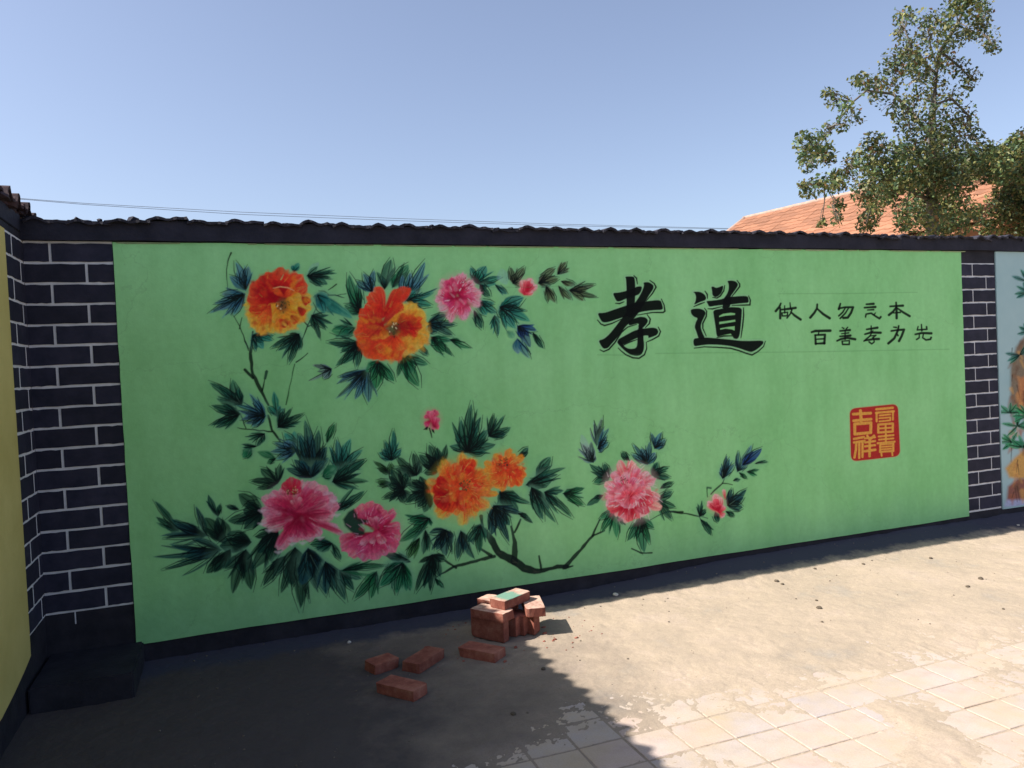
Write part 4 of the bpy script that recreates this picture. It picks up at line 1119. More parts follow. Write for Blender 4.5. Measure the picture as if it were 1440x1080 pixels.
# large orange blossom
cv.element('painted_peony')
glow(G, (840, 830), 310, 310, pig(170, 160, 66), .5, 12)
ring(G, (840, 830), 305, 300, 15, [RED[2], ORA[1], YEL[2]], .46, 1.0, 6.0); ring(G, (835, 830), 300, 300, 13, ORA, .46, .88, a0=.2)
ring(G, (830, 835), 290, 290, 12, [RED[0], RED[1], RED[2]], .46, .7, a0=.5); ring(G, (840, 830), 290, 280, 9, [RED[1], ORA[1], ORA[2]], .38, .45, a0=.1)
petals(G, (720, 900), [(600, 800, 170), (590, 950, 180), (660, 1030, 180), (640, 720, 150)], [RED[0], RED[0], RED[1]])
petals(G, (900, 880), [(1090, 850, 90), (1180, 880, 80), (880, 960, 70), (840, 980, 60)], [ORA[2], ORA[2], YEL[1]], 2.4)
petals(G, (900, 700), [(860, 560, 130), (950, 560, 130), (920, 620, 110)], [RED[1], RED[1], ORA[1]], 3); petals(G, (880, 860), [(830, 900, 60), (870, 920, 60), (930, 900, 60), (950, 850, 60)], [ORA[0], ORA[2], YEL[1]], 1.8)
dabs(G, (830, 840), 290, 290, 110, [RED[0], RED[1], RED[2], ORA[1], ORA[2], pig(228, 110, 70)], 24, .42, .1, .95); hairs(G, (840, 830), 300, 300, 50, pig(240, 170, 84), .3, .95, .4); dots(G, (880, 790), 55, 20, [pig(60, 66, 34), pig(120, 110, 50), pig(90, 50, 30)])
# smaller orange blossom behind it
cv.element('painted_peony')
glow(G, (1250, 650), 190, 190, pig(170, 160, 66), .45, 9)
ring(G, (1250, 655), 190, 180, 12, [ORA[1], ORA[2], YEL[1]], .5, 1.0, 2.6); petals(G, (1300, 680), [(1440, 720, 110), (1400, 800, 110), (1300, 820, 110), (1190, 800, 120), (1100, 790, 130), (1100, 680, 110)], ORA)
ring(G, (1245, 640), 170, 165, 10, [RED[1], ORA[1], ORA[2]], .5, .74, 2.4, a0=.3); petals(G, (1290, 660), [(1370, 640, 70), (1400, 700, 90), (1330, 740, 90)], [RED[0], RED[1], RED[2]], 2.4)
dabs(G, (1260, 660), 170, 165, 50, [RED[1], RED[2], ORA[1], ORA[2]], 20, .42); hairs(G, (1250, 650), 180, 175, 30, pig(244, 180, 84), .3, .95, .5); dots(G, (1235, 590), 45, 16, [pig(60, 50, 30), pig(120, 60, 34)])
for k in range(6): cv.stroke([G(1165 + k * 10, 600), G(1160 + k * 11, 670 + random.uniform(-10, 10))], [.7, .4], pig(120, 50, 30), .6)
# pink blossom, right
cv.element('painted_peony')
glow(J, (450, 580), 220, 235, pig(190, 170, 160), .45, 8)
ring(J, (450, 580), 212, 225, 15, COR, .46, 1.0, 2.2, alpha=.95); ring(J, (450, 575), 205, 215, 12, [COR[0], COR[1], PNL[2]], .48, .8, 2.2, a0=.3)
petals(J, (440, 640), [(430, 790, 110), (500, 770, 100), (370, 760, 90), (580, 720, 110), (610, 640, 100), (280, 700, 110), (600, 580, 110)], [COR[0], COR[0], COR[1]], 2.4)
ring(J, (440, 560), 190, 190, 9, [COR[1], PNL[1], PNL[2]], .42, .56, 2.2, a0=.1); petals(J, (430, 620), [(390, 530, 70), (430, 510, 70), (330, 620, 90), (480, 680, 110), (400, 690, 100), (520, 520, 90)], [COR[0], COR[1], PNL[2]], 2)
dabs(J, (450, 590), 200, 210, 60, [COR[0], COR[1], PNL[1], pig(226, 150, 160)], 18, .42); hairs(J, (450, 580), 210, 220, 60, pig(244, 200, 198), .3, .95, .55); dots(J, (400, 492), 34, 16, [pig(110, 50, 40), pig(150, 110, 70), pig(90, 20, 40)], .7)
# small buds
cv.element('painted_bud')
glow(G, (570, 190), 95, 100, pig(200, 110, 120), .45, 8)
ring(G, (570, 195), 82, 92, 9, DPK, .8, 1.0, 3.4); petals(G, (590, 260), [(560, 120, 90), (610, 170, 80), (640, 260, 80)], PNK, 3)
cv.poly([G(*q) for q in ((492, 290), (520, 262), (540, 262), (530, 292))], INK, .95); cv.poly([G(*q) for q in ((565, 280), (590, 290), (598, 325), (575, 310))], INK, .95)
twig(G, [(548, 280), (572, 362)], [18, 8])
cv.element('painted_bud')
glow(K_, (560, 710), 100, 110, pig(200, 150, 140), .5, 7)
petals(K_, (590, 800), [(465, 690, 110), (540, 610, 120), (620, 720, 120), (635, 840, 90), (590, 640, 110)], COR, 2.4); petals(K_, (580, 780), [(490, 710, 90), (550, 660, 90), (570, 720, 90)], [COR[0], COR[0], COR[1]], 2.2); petals(K_, (645, 660), [(628, 560, 50)], COR, 2)

# --- calligraphy
INKB = pig(4, 9, 9)
T1 = crop(830, 375, .125); T2 = crop(960, 380, .12037)
def smooth_poly(pts, it=2):
    p = np.array(pts, float)
    for _ in range(it):
        q = np.roll(p, -1, 0)
        p = np.stack([p * .78 + q * .22, p * .22 + q * .78], 1).reshape(-1, 2)
    return p
def glyph(T, polys, lines, holes=()):
    cv.element('painted_character')
    for q in polys: cv.stroke([T(*v) for v in smooth_poly(q)] + [T(*smooth_poly(q)[0])], 2.2, pig(132, 176, 136), .5, 1.6)
    for q in polys: cv.poly([T(*v) for v in smooth_poly(q)], INKB, .99, .9)
    for q in holes: cv.erase([T(*v) for v in q], .8)
    for q in lines:
        d = [T(*v) for v in q]
        cv.stroke(d, [.7, 1.15, 1.15, .65], INKB, .97, .8)
glyph(T1, [
    [(390,110),(485,108),(503,135),(508,260),(503,420),(490,570),(405,570),(408,260),(402,140)],
    [(250,295),(320,292),(420,268),(500,240),(525,222),(584,220),(576,270),(550,312),(500,332),(400,360),(340,390),(300,394),(278,360)],
    [(595,178),(655,170),(712,205),(714,245),(660,325),(625,388),(545,520),(480,600),(400,670),(330,770),(240,868),(200,918),(150,926),(120,890),(90,830),(150,815),(210,765),(280,680),(340,600),(410,510),(500,410),(550,340),(590,260),(606,205)],
    [(80,520),(160,520),(260,485),(400,438),(520,400),(640,388),(790,370),(812,430),(822,487),(700,490),(560,510),(500,540),(400,560),(300,592),(200,626),(135,628),(105,580)],
    [(430,610),(500,580),(560,562),(620,568),(652,600),(640,640),(590,692),(548,706),(538,670),(548,645),(520,640),(430,668)],
    [(530,680),(600,680),(598,800),(608,880),(600,950),(570,996),(520,1006),(450,992),(380,942),(292,850),(330,822),(385,900),(440,926),(510,920),(530,880)],
    [(300,824),(400,770),(500,715),(600,695),(700,684),(750,694),(770,732),(750,770),(700,790),(650,805),(655,775),(600,775),(530,802),(440,842),(370,882),(330,872)]],
  [[(490,100),(520,130),(530,195)], [(670,155),(720,190),(740,230),(700,300),(630,385)], [(285,412),(330,415),(380,395)], [(800,365),(830,430),(840,500),(820,515),(700,515),(530,545)],
   [(82,600),(120,645),(160,662),(240,640),(350,590)], [(640,540),(675,590),(665,640),(620,685)], [(110,935),(150,955),(210,930),(280,850),(350,740),(420,680),(520,650)],
   [(765,680),(790,730),(770,780),(700,820),(640,845)], [(630,850),(635,920),(610,990),(550,1030),(480,1025),(400,990),(350,950),(315,915)], [(360,890),(440,850),(525,820)]])
glyph(T2, [
    [(118,250),(200,250),(255,280),(277,320),(265,352),(200,372),(128,408),(150,360),(156,310),(142,270)],
    [(90,455),(190,445),(250,465),(272,500),(250,550),(220,610),(210,660),(225,720),(265,800),(185,805),(160,720),(138,670),(150,610),(178,560),(130,545),(98,510)],
    [(122,800),(190,788),(270,784),(400,795),(560,810),(680,825),(800,825),(934,820),(948,850),(910,892),(850,937),(800,958),(740,942),(660,912),(560,886),(430,871),(290,868),(200,880),(128,892)],
    [(332,195),(355,188),(390,207),(430,195),(474,176),(472,220),(450,270),(410,307),(375,317),(345,290),(343,240)],
    [(518,125),(570,118),(620,130),(648,160),(640,192),(600,250),(555,310),(570,330),(560,400),(545,440),(455,450),(470,400),(478,330),(510,290),(537,230),(537,160)],
    [(272,360),(340,355),(450,340),(520,312),(620,305),(758,298),(770,340),(772,382),(680,386),(580,400),(470,406),(380,416),(308,430),(290,390)],
    [(353,465),(460,448),(560,428),(692,435),(690,520),(680,640),(666,760),(642,805),(598,800),(580,772),(480,777),(398,792),(380,640),(363,540)]],
  [[(260,245),(285,280),(290,330)], [(130,425),(200,395),(255,375)], [(490,180),(480,240),(440,300),(400,325),(350,318)], [(635,120),(665,160),(665,190),(620,250),(575,305)],
   [(770,300),(790,350),(785,405),(700,408),(575,412)], [(295,450),(350,452),(455,425)], [(710,440),(712,520),(700,650),(680,790)], [(255,445),(280,480),(275,540),(235,620),(235,680),(275,770)],
   [(135,910),(250,895),(400,900),(560,912),(660,940),(740,970),(810,990),(880,950),(945,890),(965,830)], [(400,788),(480,768),(575,765)]],
  holes=[[(425,535),(470,510),(560,497),(612,504),(610,522),(500,531),(428,547)], [(428,604),(500,595),(612,578),(615,600),(520,616),(428,630)], [(438,680),(520,664),(607,654),(606,704),(570,690),(500,682),(440,694)], [(396,783),(480,757),(560,742),(585,775),(560,762),(480,775)]])
T3 = crop(1080, 415, .08333); T4 = crop(1200, 415, .08333)
def brush(T, strokes, w_=36):
    cv.element('painted_character')
    for q in strokes:
        ww = w_
        if isinstance(q, tuple): q, ww = q
        r = ww * .08333 / 2 * 1.1
        d = [T(*v) for v in q]
        cv.stroke(d, [r * .8, r * 1.05, r * 1.1], INKB, .96, .8)
brush(T3, [[(215,140),(190,200),(130,270)], [(205,215),(205,390)], ([(280,180),(282,300)],24), [(225,245),(330,235),(465,215)], ([(235,300),(330,288),(325,350),(240,352),(235,300)],24), ([(370,130),(378,215),(400,255)],24), ([(405,245),(380,310),(320,385)],24), [(385,285),(450,345),(550,412)]])
brush(T3, [[(830,155),(825,225),(780,300),(712,380)], ([(835,235),(930,320),(1040,390)],38)])
brush(T3, [[(1220,145),(1195,235)], [(1195,225),(1300,205),(1435,205),(1400,300),(1345,380),(1270,385)], ([(1305,215),(1260,290),(1195,350)],26), ([(1355,225),(1300,310),(1218,392)],26)])
brush(T4, [[(220,155),(340,147)], [(188,212),(370,200)], ([(240,252),(340,246)],26), ([(205,370),(215,320),(300,305),(380,360),(440,395),(462,368)],30), ([(372,300),(345,335)],22)])
brush(T4, [[(720,125),(728,250),(730,390)], [(620,190),(835,178)], [(715,215),(670,280),(600,335)], ([(740,220),(840,290),(950,355)],34), ([(680,302),(790,292)],26)])
brush(T3, [([(735,625),(800,605),(1050,600)],40), ([(860,610),(850,670)],22), [(795,675),(805,822)], [(795,675),(960,668),(950,815)], [(805,820),(950,812)], ([(800,745),(950,737)],26)])
brush(T3, [([(1250,548),(1278,562)],24), ([(1345,542),(1320,570)],24), [(1215,605),(1380,590)], ([(1240,652),(1360,637)],24), [(1215,697),(1390,682)], ([(1300,590),(1300,745)],24), [(1165,772),(1230,742),(1340,722),(1470,745)], ([(1250,778),(1372,768),(1370,832),(1258,832),(1250,778)],26)])
brush(T4, [([(300,520),(300,625)],24), [(225,578),(405,550)], [(195,660),(300,630),(460,635)], ([(330,600),(280,690),(180,775)],24), ([(270,692),(380,678),(325,722)],24), [(205,765),(320,745),(430,740)], ([(340,722),(352,790),(310,822),(265,790)],24)])
brush(T4, [([(680,540),(722,546)],28), [(765,520),(750,600),(690,730),(590,815)], [(640,605),(740,590),(855,582),(815,690),(770,775)], ([(735,650),(752,682)],28)])
brush(T4, [([(1148,495),(1155,600)],26), ([(1092,530),(1078,588),(1240,577),(1235,535)],26), [(1045,662),(1150,640),(1315,645)], ([(1112,660),(1110,720),(1068,748)],24), ([(1180,660),(1170,720),(1225,757),(1300,745),(1312,715)],28)])
# faint setting-out lines left by the sign writer
cv.element('guide_line')
for (p0, p1) in (((922, 497), (1340, 491)), ((840, 499), (905, 498)), ((1095, 413), (1290, 411)), ((690, 404), (800, 402))):
    cv.stroke([p0, ((p0[0] + p1[0]) / 2, (p0[1] + p1[1]) / 2 + .8), p1], [.35, .4, .35], pig(60, 105, 66), .34, .9)

# --- red seal
TS = crop(1185, 560, .09259)
cv.element('painted_seal')
def rounded(c4, r, n=6):
    out = []
    for k in range(4):
        p, a, b2 = Vector(c4[k]), Vector(c4[k - 1]), Vector(c4[(k + 1) % 4])
        p0 = p + (a - p).normalized() * r; p1 = p + (b2 - p).normalized() * r
        for s in range(n + 1):
            t = s / n
            out.append(tuple(p0 * (1 - t) ** 2 + p * 2 * t * (1 - t) + p1 * t * t))
    return out
SQ = [(104, 158), (838, 84), (874, 880), (126, 962)]
cv.poly([TS(*q) for q in rounded([(96, 150), (846, 74), (884, 888), (118, 972)], 110)], pig(180, 150, 110), .55, 1.6)
cv.poly([TS(*q) for q in rounded(SQ, 100)], pig(160, 26, 32), .97, 1.0)
GOLD = pig(206, 150, 66)
def seal_char(strokes):
    cv.element('seal_character')
    for q in strokes:
        ww = 30
        if isinstance(q, tuple): q, ww = q
        cv.stroke([TS(*v) for v in q], [ww * .0926 / 2 * 1.04] * 2, GOLD, .95, .7)
seal_char([([(160,242),(425,226)],40), ([(270,190),(280,345)],44), ([(165,342),(430,318)],40), ([(182,392),(428,372),(425,522),(184,545),(182,392)],42)])
seal_char([([(172,618),(320,590)],34), ([(172,672),(330,650)],34), ([(205,680),(200,780),(178,900)],34), ([(252,660),(250,905)],34), ([(302,670),(300,890)],34), ([(372,570),(398,612)],34), ([(475,570),(430,612)],34), ([(338,610),(490,592)],28), ([(342,672),(492,650)],30), ([(340,730),(490,712)],32), ([(335,805),(495,782)],36), ([(410,640),(408,880)],36)])
seal_char([([(512,168),(760,145)],34), ([(506,222),(775,198)],32), ([(515,220),(515,350)],30), ([(762,200),(762,325)],28), ([(560,262),(720,246)],26), ([(555,305),(722,290),(722,335),(558,352)],24), ([(540,400),(762,384),(760,505),(540,522),(540,400)],32), ([(545,460),(758,445)],26), ([(652,390),(652,515)],26)])
seal_char([([(548,582),(770,560)],28), ([(655,540),(655,680)],28), ([(552,630),(770,610)],26), ([(532,684),(788,660)],30), ([(570,705),(568,815)],28), ([(770,690),(768,800)],28), ([(572,705),(770,690)],22), ([(568,742),(770,726)],24), ([(568,778),(770,764)],24), ([(568,814),(770,800)],28), ([(585,820),(592,875)],26), ([(748,808),(755,865)],26)])
cv.build(MAT['art'], green)

# --- landscape on the next panel, only its left edge stands in the picture
WX2, WZ2 = np.meshgrid(7.335 + np.arange(420) * RES * 2, 0.15 + np.arange(320) * RES * 2)
_R = RES; RES = RES * 2
c1 = cv
cv = Canvas(WX2, WZ2, -PT)
Q = crop(1360, 340, .37037)
cv.element('painted_cliff')
for (pl, cl) in (([(165, 660), (165, 480), (185, 400), (216, 360), (262, 330), (330, 372), (372, 470), (392, 600), (360, 700), (250, 700), (216, 640), (190, 630)], pig(112, 92, 70)),
                 ([(195, 640), (195, 520), (230, 505), (300, 520), (340, 600), (322, 690), (230, 690)], pig(168, 110, 72)),
                 ([(145, 860), (180, 820), (216, 790), (300, 768), (390, 800), (450, 880), (400, 905), (216, 900), (160, 895)], pig(184, 136, 60)),
                 ([(150, 985), (155, 930), (190, 900), (300, 894), (420, 920), (470, 975), (380, 990), (200, 985)], pig(128, 66, 46)),
                 ([(140, 1005), (150, 980), (320, 975), (560, 985), (620, 1000), (500, 1012)], pig(158, 160, 190))):
    cv.poly([Q(*v) for v in pl], cl, .9, 4.5)
for k in range(90):
    a, b2 = random.uniform(165, 300), random.uniform(380, 980)
    cc = random.choice([pig(120, 84, 60), pig(176, 124, 78), pig(96, 70, 56), pig(196, 150, 84), pig(150, 92, 66)])
    cv.stroke([Q(a, b2), Q(a + random.uniform(-14, 20), b2 + random.uniform(14, 50))], [random.uniform(1.5, 4), .8], cc, .55, 3)
for k in range(40):
    a, b2 = random.uniform(165, 300), random.uniform(400, 960)
    cv.stroke([Q(a, b2), Q(a + random.uniform(-8, 14), b2 + random.uniform(20, 60))], [.9, .4], pig(60, 44, 36), .6)
LEAF['pine'] = [pig(30, 70, 72), pig(36, 96, 88), pig(60, 128, 112)]
LEAF['moss'] = [pig(26, 92, 66), pig(44, 124, 84), pig(70, 146, 104)]
for (bx, by, n, rr, kd) in ((225, 150, 7, 60, 'pine'), (230, 190, 6, 50, 'pine'), (200, 430, 8, 55, 'pine'), (230, 340, 6, 40, 'pine'), (160, 650, 6, 50, 'moss'), (190, 700, 9, 60, 'moss'), (170, 760, 8, 50, 'moss'), (210, 780, 8, 60, 'moss'), (230, 660, 7, 60, 'moss')):
    spray(Q, (bx, by), [(bx + rr * math.cos(t), by + .8 * rr * math.sin(t), 16) for t in [random.uniform(2.2, 6.9) for _ in range(n)]], kd, 2.0)
cv.build(MAT['art2'], pale)
RES = _R
cv = c1

# ------------------------------------------------------------------ loose bricks
m, nt, b = nodes_of('red_clay_brick')
n1 = noise(nt, 14, 6, 0.65); n2 = noise(nt, 130, 3, 0.7)
c = ramp(nt, n1.outputs['Fac'], [(0.28, (0.17, 0.055, 0.042)), (0.5, (0.27, 0.092, 0.065)), (0.72, (0.36, 0.16, 0.115))]).outputs['Color']
c = mixc(nt, .6, c, ramp(nt, n2.outputs['Fac'], [(0.3, (.8, .8, .8)), (.6, (1.1, 1.1, 1.1))]).outputs['Color'], 'MULTIPLY')
c = rand_val(nt, c, .18)
nt.links.new(c, b.inputs['Base Color']); b.inputs['Roughness'].default_value = .92; b.inputs['Specular IOR Level'].default_value = .15
bump(nt, b, n2.outputs['Fac'], .5, .004)
MAT['brick'] = m
m2 = m.copy(); m2.name = 'red_clay_brick_dusty_sunlit'
nt2 = m2.node_tree; b2_ = nt2.nodes['Principled BSDF']
src = b2_.inputs['Base Color'].links[0].from_socket
nz = noise(nt2, 22, 5, .7); gx = nt2.nodes.new('ShaderNodeNewGeometry'); sx = nt2.nodes.new('ShaderNodeSeparateXYZ'); nt2.links.new(gx.outputs['Normal'], sx.inputs[0])
mm = nt2.nodes.new('ShaderNodeMath'); mm.operation = 'MULTIPLY'; nt2.links.new(nz.outputs['Fac'], mm.inputs[0]); nt2.links.new(sx.outputs['Z'], mm.inputs[1])
mr = nt2.nodes.new('ShaderNodeMapRange'); mr.inputs['From Min'].default_value = .22; mr.inputs['From Max'].default_value = .62; mr.inputs['To Max'].default_value = .85; nt2.links.new(mm.outputs[0], mr.inputs['Value'])
nt2.links.new(mixc(nt2, mr.outputs['Result'], src, (.60, .43, .34)), b2_.inputs['Base Color'])  # dust on upward faces, paled further with sunlight painted into the colour
MAT['brick_dusty_sunlit'] = m2
m3 = m2.copy(); m3.name = 'red_clay_brick_green_paint'
nt3 = m3.node_tree; b3 = nt3.nodes['Principled BSDF']
src = b3.inputs['Base Color'].links[0].from_socket
tc = nt3.nodes.new('ShaderNodeTexCoord'); sx = nt3.nodes.new('ShaderNodeSeparateXYZ'); nt3.links.new(tc.outputs['Object'], sx.inputs[0])
nz = noise(nt3, 18, 4, .7)
ad = nt3.nodes.new('ShaderNodeMath'); ad.operation = 'MULTIPLY_ADD'; nt3.links.new(nz.outputs['Fac'], ad.inputs[0]); ad.inputs[1].default_value = .13
ab = nt3.nodes.new('ShaderNodeMath'); ab.operation = 'ABSOLUTE'; o_ = nt3.nodes.new('ShaderNodeMath'); o_.operation = 'ADD'; o_.inputs[1].default_value = .022; nt3.links.new(sx.outputs['X'], o_.inputs[0]); nt3.links.new(o_.outputs[0], ab.inputs[0]); nt3.links.new(ab.outputs[0], ad.inputs[2])
mr = nt3.nodes.new('ShaderNodeMapRange'); mr.inputs['From Min'].default_value = .150; mr.inputs['From Max'].default_value = .115; nt3.links.new(ad.outputs[0], mr.inputs['Value'])
zt = nt3.nodes.new('ShaderNodeMath'); zt.operation = 'GREATER_THAN'; zt.inputs[1].default_value = .0235; nt3.links.new(sx.outputs['Z'], zt.inputs[0])
fm = nt3.nodes.new('ShaderNodeMath'); fm.operation = 'MULTIPLY'; nt3.links.new(mr.outputs['Result'], fm.inputs[0]); nt3.links.new(zt.outputs[0], fm.inputs[1])
nt3.links.new(mixc(nt3, fm.outputs[0], src, (.15, .27, .205)), b3.inputs['Base Color'])
MAT['brick_green'] = m3

def brick_mesh(seed, L=.240, W=.115, Hh=.053):
    R = random.Random(seed)
    bm = bmesh.new()
    box_bm(bm, -L / 2, L / 2, -W / 2, W / 2, -Hh / 2, Hh / 2)
    bmesh.ops.subdivide_edges(bm, edges=[e for e in bm.edges if e.calc_length() > .1], cuts=5, use_grid_fill=True)
    bmesh.ops.bevel(bm, geom=[e for e in bm.edges if len(e.link_faces) == 2 and e.calc_face_angle() > 1], offset=.0018, segments=1, affect='EDGES')
    for v in bm.verts:
        v.co += Vector((R.uniform(-1, 1), R.uniform(-1, 1), R.uniform(-1, 1))) * .0006
    for _ in range(4):                                           # knocked corners
        cn = Vector((R.choice((-1, 1)) * L / 2, R.choice((-1, 1)) * W / 2, R.choice((-1, 1)) * Hh / 2)); rr = R.uniform(.008, .017)
        for v in bm.verts:
            d = (v.co - cn).length
            if d < rr: v.co -= cn.normalized() * (rr - d) * .45
    return from_bm(bm, 'brick', False)
GZ = 0.008
BR = [
    # x, y, z(base), axis angle, roll (on edge), material, label
    (2.371, -.558, 0, 124, 1, 'brick', 'red brick standing on edge at the shaded left side of the pile'),
    (2.460, -.510, 0, 127, 1, 'brick', 'red brick on edge, second from the left in the bottom course of the pile'),
    (2.524, -.502, 0, 120, 1, 'brick', 'red brick on edge, third from the left in the bottom course of the pile'),
    (2.588, -.520, 0, 117, 1, 'brick', 'red brick on edge at the sunny right end of the bottom course of the pile'),
    (2.396, -.545, .1155, 125, 0, 'brick_dusty_sunlit', 'flat red brick lying directly under the green-smeared top brick of the pile'),
    (2.655, -.545, .1155, 76, 0, 'brick_dusty_sunlit', 'dusty red brick jutting out to the right of the pile into the sun'),
    (2.487, -.385, .1155, 122, 0, 'brick_dusty_sunlit', 'flat red brick at the back of the pile nearest the wall'),
    (2.527, -.505, .169, 29.2, 0, 'brick_green', 'topmost brick of the pile with green paint smeared on its upper face'),
    (2.245, -.785, 0, -51, 0, 'brick', 'red brick lying flat on the ground against the foot of the pile'),
    (1.925, -.745, 0, 41, 0, 'brick', 'bright red brick lying flat between two duller loose bricks'),
    (1.705, -.700, 0, 20, 0, 'brick', 'short dark broken brick, the loose brick farthest from the pile'),
    (1.738, -1.062, 0, -52, 0, 'brick', 'loose red brick lying nearest the camera in the shade'),
]
for k, (bx, by, bz, an, edge, mt, lb) in enumerate(BR):
    dims = (.244, .118, .053) if mt == 'brick_green' else (.240, .115, .053)
    if 'short dark broken' in lb: dims = (.150, .115, .053)
    me = brick_mesh(100 + k, *dims)
    base = bz + (GZ if bz == 0 else GZ)
    if bz == 0 and k > 7: base = sand_h(bx, by) - .001
    zc = base + (.115 / 2 if edge else .053 / 2)
    tilt = random.gauss(0, .008) if bz == 0 else 0.0
    o = link('brick', me, MAT[mt], None, (bx, by, zc), None)
    o.rotation_mode = 'XYZ'
    o.rotation_euler = (math.radians(90) if edge else tilt, 0, math.radians(an))
    tag(o, lb, 'brick', 'bricks piled and scattered by the wall')

# ------------------------------------------------------------------ pebbles, clods and grit
def stone_mesh(seed, r):
    R = random.Random(seed)
    bm = bmesh.new()
    bmesh.ops.create_icosphere(bm, subdivisions=2, radius=r)
    for v in bm.verts:
        n = v.co.normalized()
        v.co *= 1 + .35 * (vnoise(np.array([n.x * 1.7 + seed]), np.array([n.y * 1.7 + n.z * 1.3]), seed)[0] - .5) + R.uniform(-.05, .05)
        v.co.z *= .62
    return from_bm(bm, 'stone', False)
MAT['clod'] = simple('dark_earth_clod', (.07, .055, .04), (.14, .11, .08), 40, .95)
MAT['chalk'] = simple('pale_limestone', (.50, .46, .40), (.62, .58, .52), 30, .9)
PB = [(866, 841, .020, 'chalk', 'pale pebble sitting on the edge of the wall shadow by the bricks', 'pebble'),
      (1092, 818, .016, 'clod', 'left one of a touching pair of dark clods near the wall shadow', 'clod'), (1100, 822, .012, 'clod', 'right one of a touching pair of dark clods near the wall shadow', 'clod'), (1152, 856, .017, 'clod', 'dark clod in the middle of the sunlit sand, larger of two close together', 'clod'), (1148, 845, .009, 'clod', 'tiny dark clod just behind a larger one mid sunlit sand', 'clod'),
      (1379, 815, .018, 'clod', 'largest dark clod on the sunlit sand below the right brick pillar', 'clod'), (1361, 826, .014, 'clod', 'dark clod left of and nearer than the largest clod below the right pillar', 'clod'), (1309, 786, .013, 'clod', 'dark clod on sunlit sand in front of the right lower corner of the green mural', 'clod'), (1214, 795, .012, 'clod', 'dark clod on sunlit sand in front of the red seal', 'clod'),
      (1146, 802, .011, 'clod', 'dark clod just outside the edge of the wall shadow, left of the red seal', 'clod'), (1411, 858, .008, 'clod', 'tiny dark clod on the sunlit sand at the right edge of the photo', 'clod'), (1156, 876, .008, 'clod', 'tiny dark clod on the sunlit sand nearest the pavers', 'clod'), (1298, 738, .014, 'chalk', 'small pale chip lying in the shade strip at the wall foot', 'pebble'),
      (764, 942, .013, 'clod', 'dark clod on the ground just inside the toothed shadow edge', 'clod'), (722, 1006, .013, 'clod', 'dark clod in deep shade nearest the bottom edge of the photo', 'clod'),
      (491, 906, .012, 'chalk', 'pale pebble alone in the deep shade left of the loose bricks', 'pebble'), (1432, 745, .012, 'chalk', 'pale pebble on the sunny ground by the blue mural', 'pebble')]
for k, (px, py, r, mt, lb, ct) in enumerate(PB):
    p = on_ground(px, py)
    o = link(ct, stone_mesh(k + 3, r), MAT[mt], None, (p.x, p.y, sand_h(p.x, p.y) + r * .3), (0, 0, random.uniform(0, 6)))
    tag(o, lb or 'small dark clod of earth lying on the sunlit sand', ct, 'dark clods on the sunlit sand' if lb is None else None)
bm = bmesh.new()
for q in range(520):
    gx_, gy_ = random.uniform(.6, 8), -random.random() ** 1.3 * 3.4 - .02
    r = random.choice((.002, .002, .003, .003, .005)) * random.uniform(.7, 1.2) * (.4 if gy_ < -1.6 else 1.15)
    mtx = Matrix.Translation((gx_, gy_, sand_h(gx_, gy_) + r * .4)) @ Matrix.Rotation(random.uniform(0, 6), 4, 'Z') @ Matrix.Diagonal((1.3, 1, .7, 1))
    bmesh.ops.create_icosphere(bm, subdivisions=1, radius=r, matrix=mtx)
MAT['grit'] = simple('grit', (.08, .065, .05), (.24, .20, .155), 30, .95)
tag(link('gravel', from_bm(bm, 'gravel'), MAT['grit']), 'scattered grit and tiny stones over the sandy ground', 'gravel', None, 'stuff')

bm = bmesh.new()
for q in range(70):
    r = random.choice((.003, .004, .006, .009)) * random.uniform(.7, 1.2); an = random.uniform(0, 6.28); rr = random.uniform(.16, .5)
    gx_, gy_ = 2.42 + rr * math.cos(an) * 1.3, -.62 + rr * math.sin(an) * .8
    g = bmesh.ops.create_icosphere(bm, subdivisions=1, radius=r, matrix=Matrix.Translation((gx_, gy_, sand_h(gx_, gy_) + r * .3)) @ Matrix.Diagonal((1.4, 1, .7, 1)))
    for v in g['verts']: v.co += Vector((random.uniform(-1, 1), random.uniform(-1, 1), random.uniform(-1, 1))) * r * .3
tag(link('brick_crumbs', from_bm(bm, 'brick_crumbs'), MAT['brick']), 'crumbs of red brick on the ground round the brick pile', 'rubble', None, 'stuff')

# ------------------------------------------------------------------ house with the orange tiled roof
house = tag(empty('house', (0, 0, 0)), 'low house with an orange tiled roof behind the wall at the right', 'house')
m, nt, b = nodes_of('orange_clay_roof')
n1 = noise(nt, 1.5, 6, .65); n2 = noise(nt, 14, 5, .7)
c = ramp(nt, n1.outputs['Fac'], [(.3, (.20, .090, .050)), (.5, (.28, .122, .066)), (.7, (.34, .165, .095))]).outputs['Color']
c = mixc(nt, .7, c, ramp(nt, n2.outputs['Fac'], [(.3, (.82, .80, .80)), (.65, (1.08, 1.08, 1.1))]).outputs['Color'], 'MULTIPLY')
c = rand_val(nt, c, .20)
nt.links.new(c, b.inputs['Base Color']); b.inputs['Roughness'].default_value = .85
MAT['roof'] = m
MAT['ridge'] = simple('pale_ridge_mortar', (.30, .20, .155), (.42, .29, .23), 8, .9)
MAT['housewall'] = simple('house_brick_wall', (.30, .17, .12), (.40, .25, .18), 3, .9)
rp1 = Vector((14.13, 12.19, 5.2)); rd = Vector((.2213, -.9752, 0)); rn = Vector((-.9752, -.2213, 0))
RL = 9.4; RUN = 2.7; DROP = 1.55
slope = math.atan2(DROP, RUN); SL = math.hypot(RUN, DROP)
nc = 14; nt_ = int(RL / .26)
tm = []
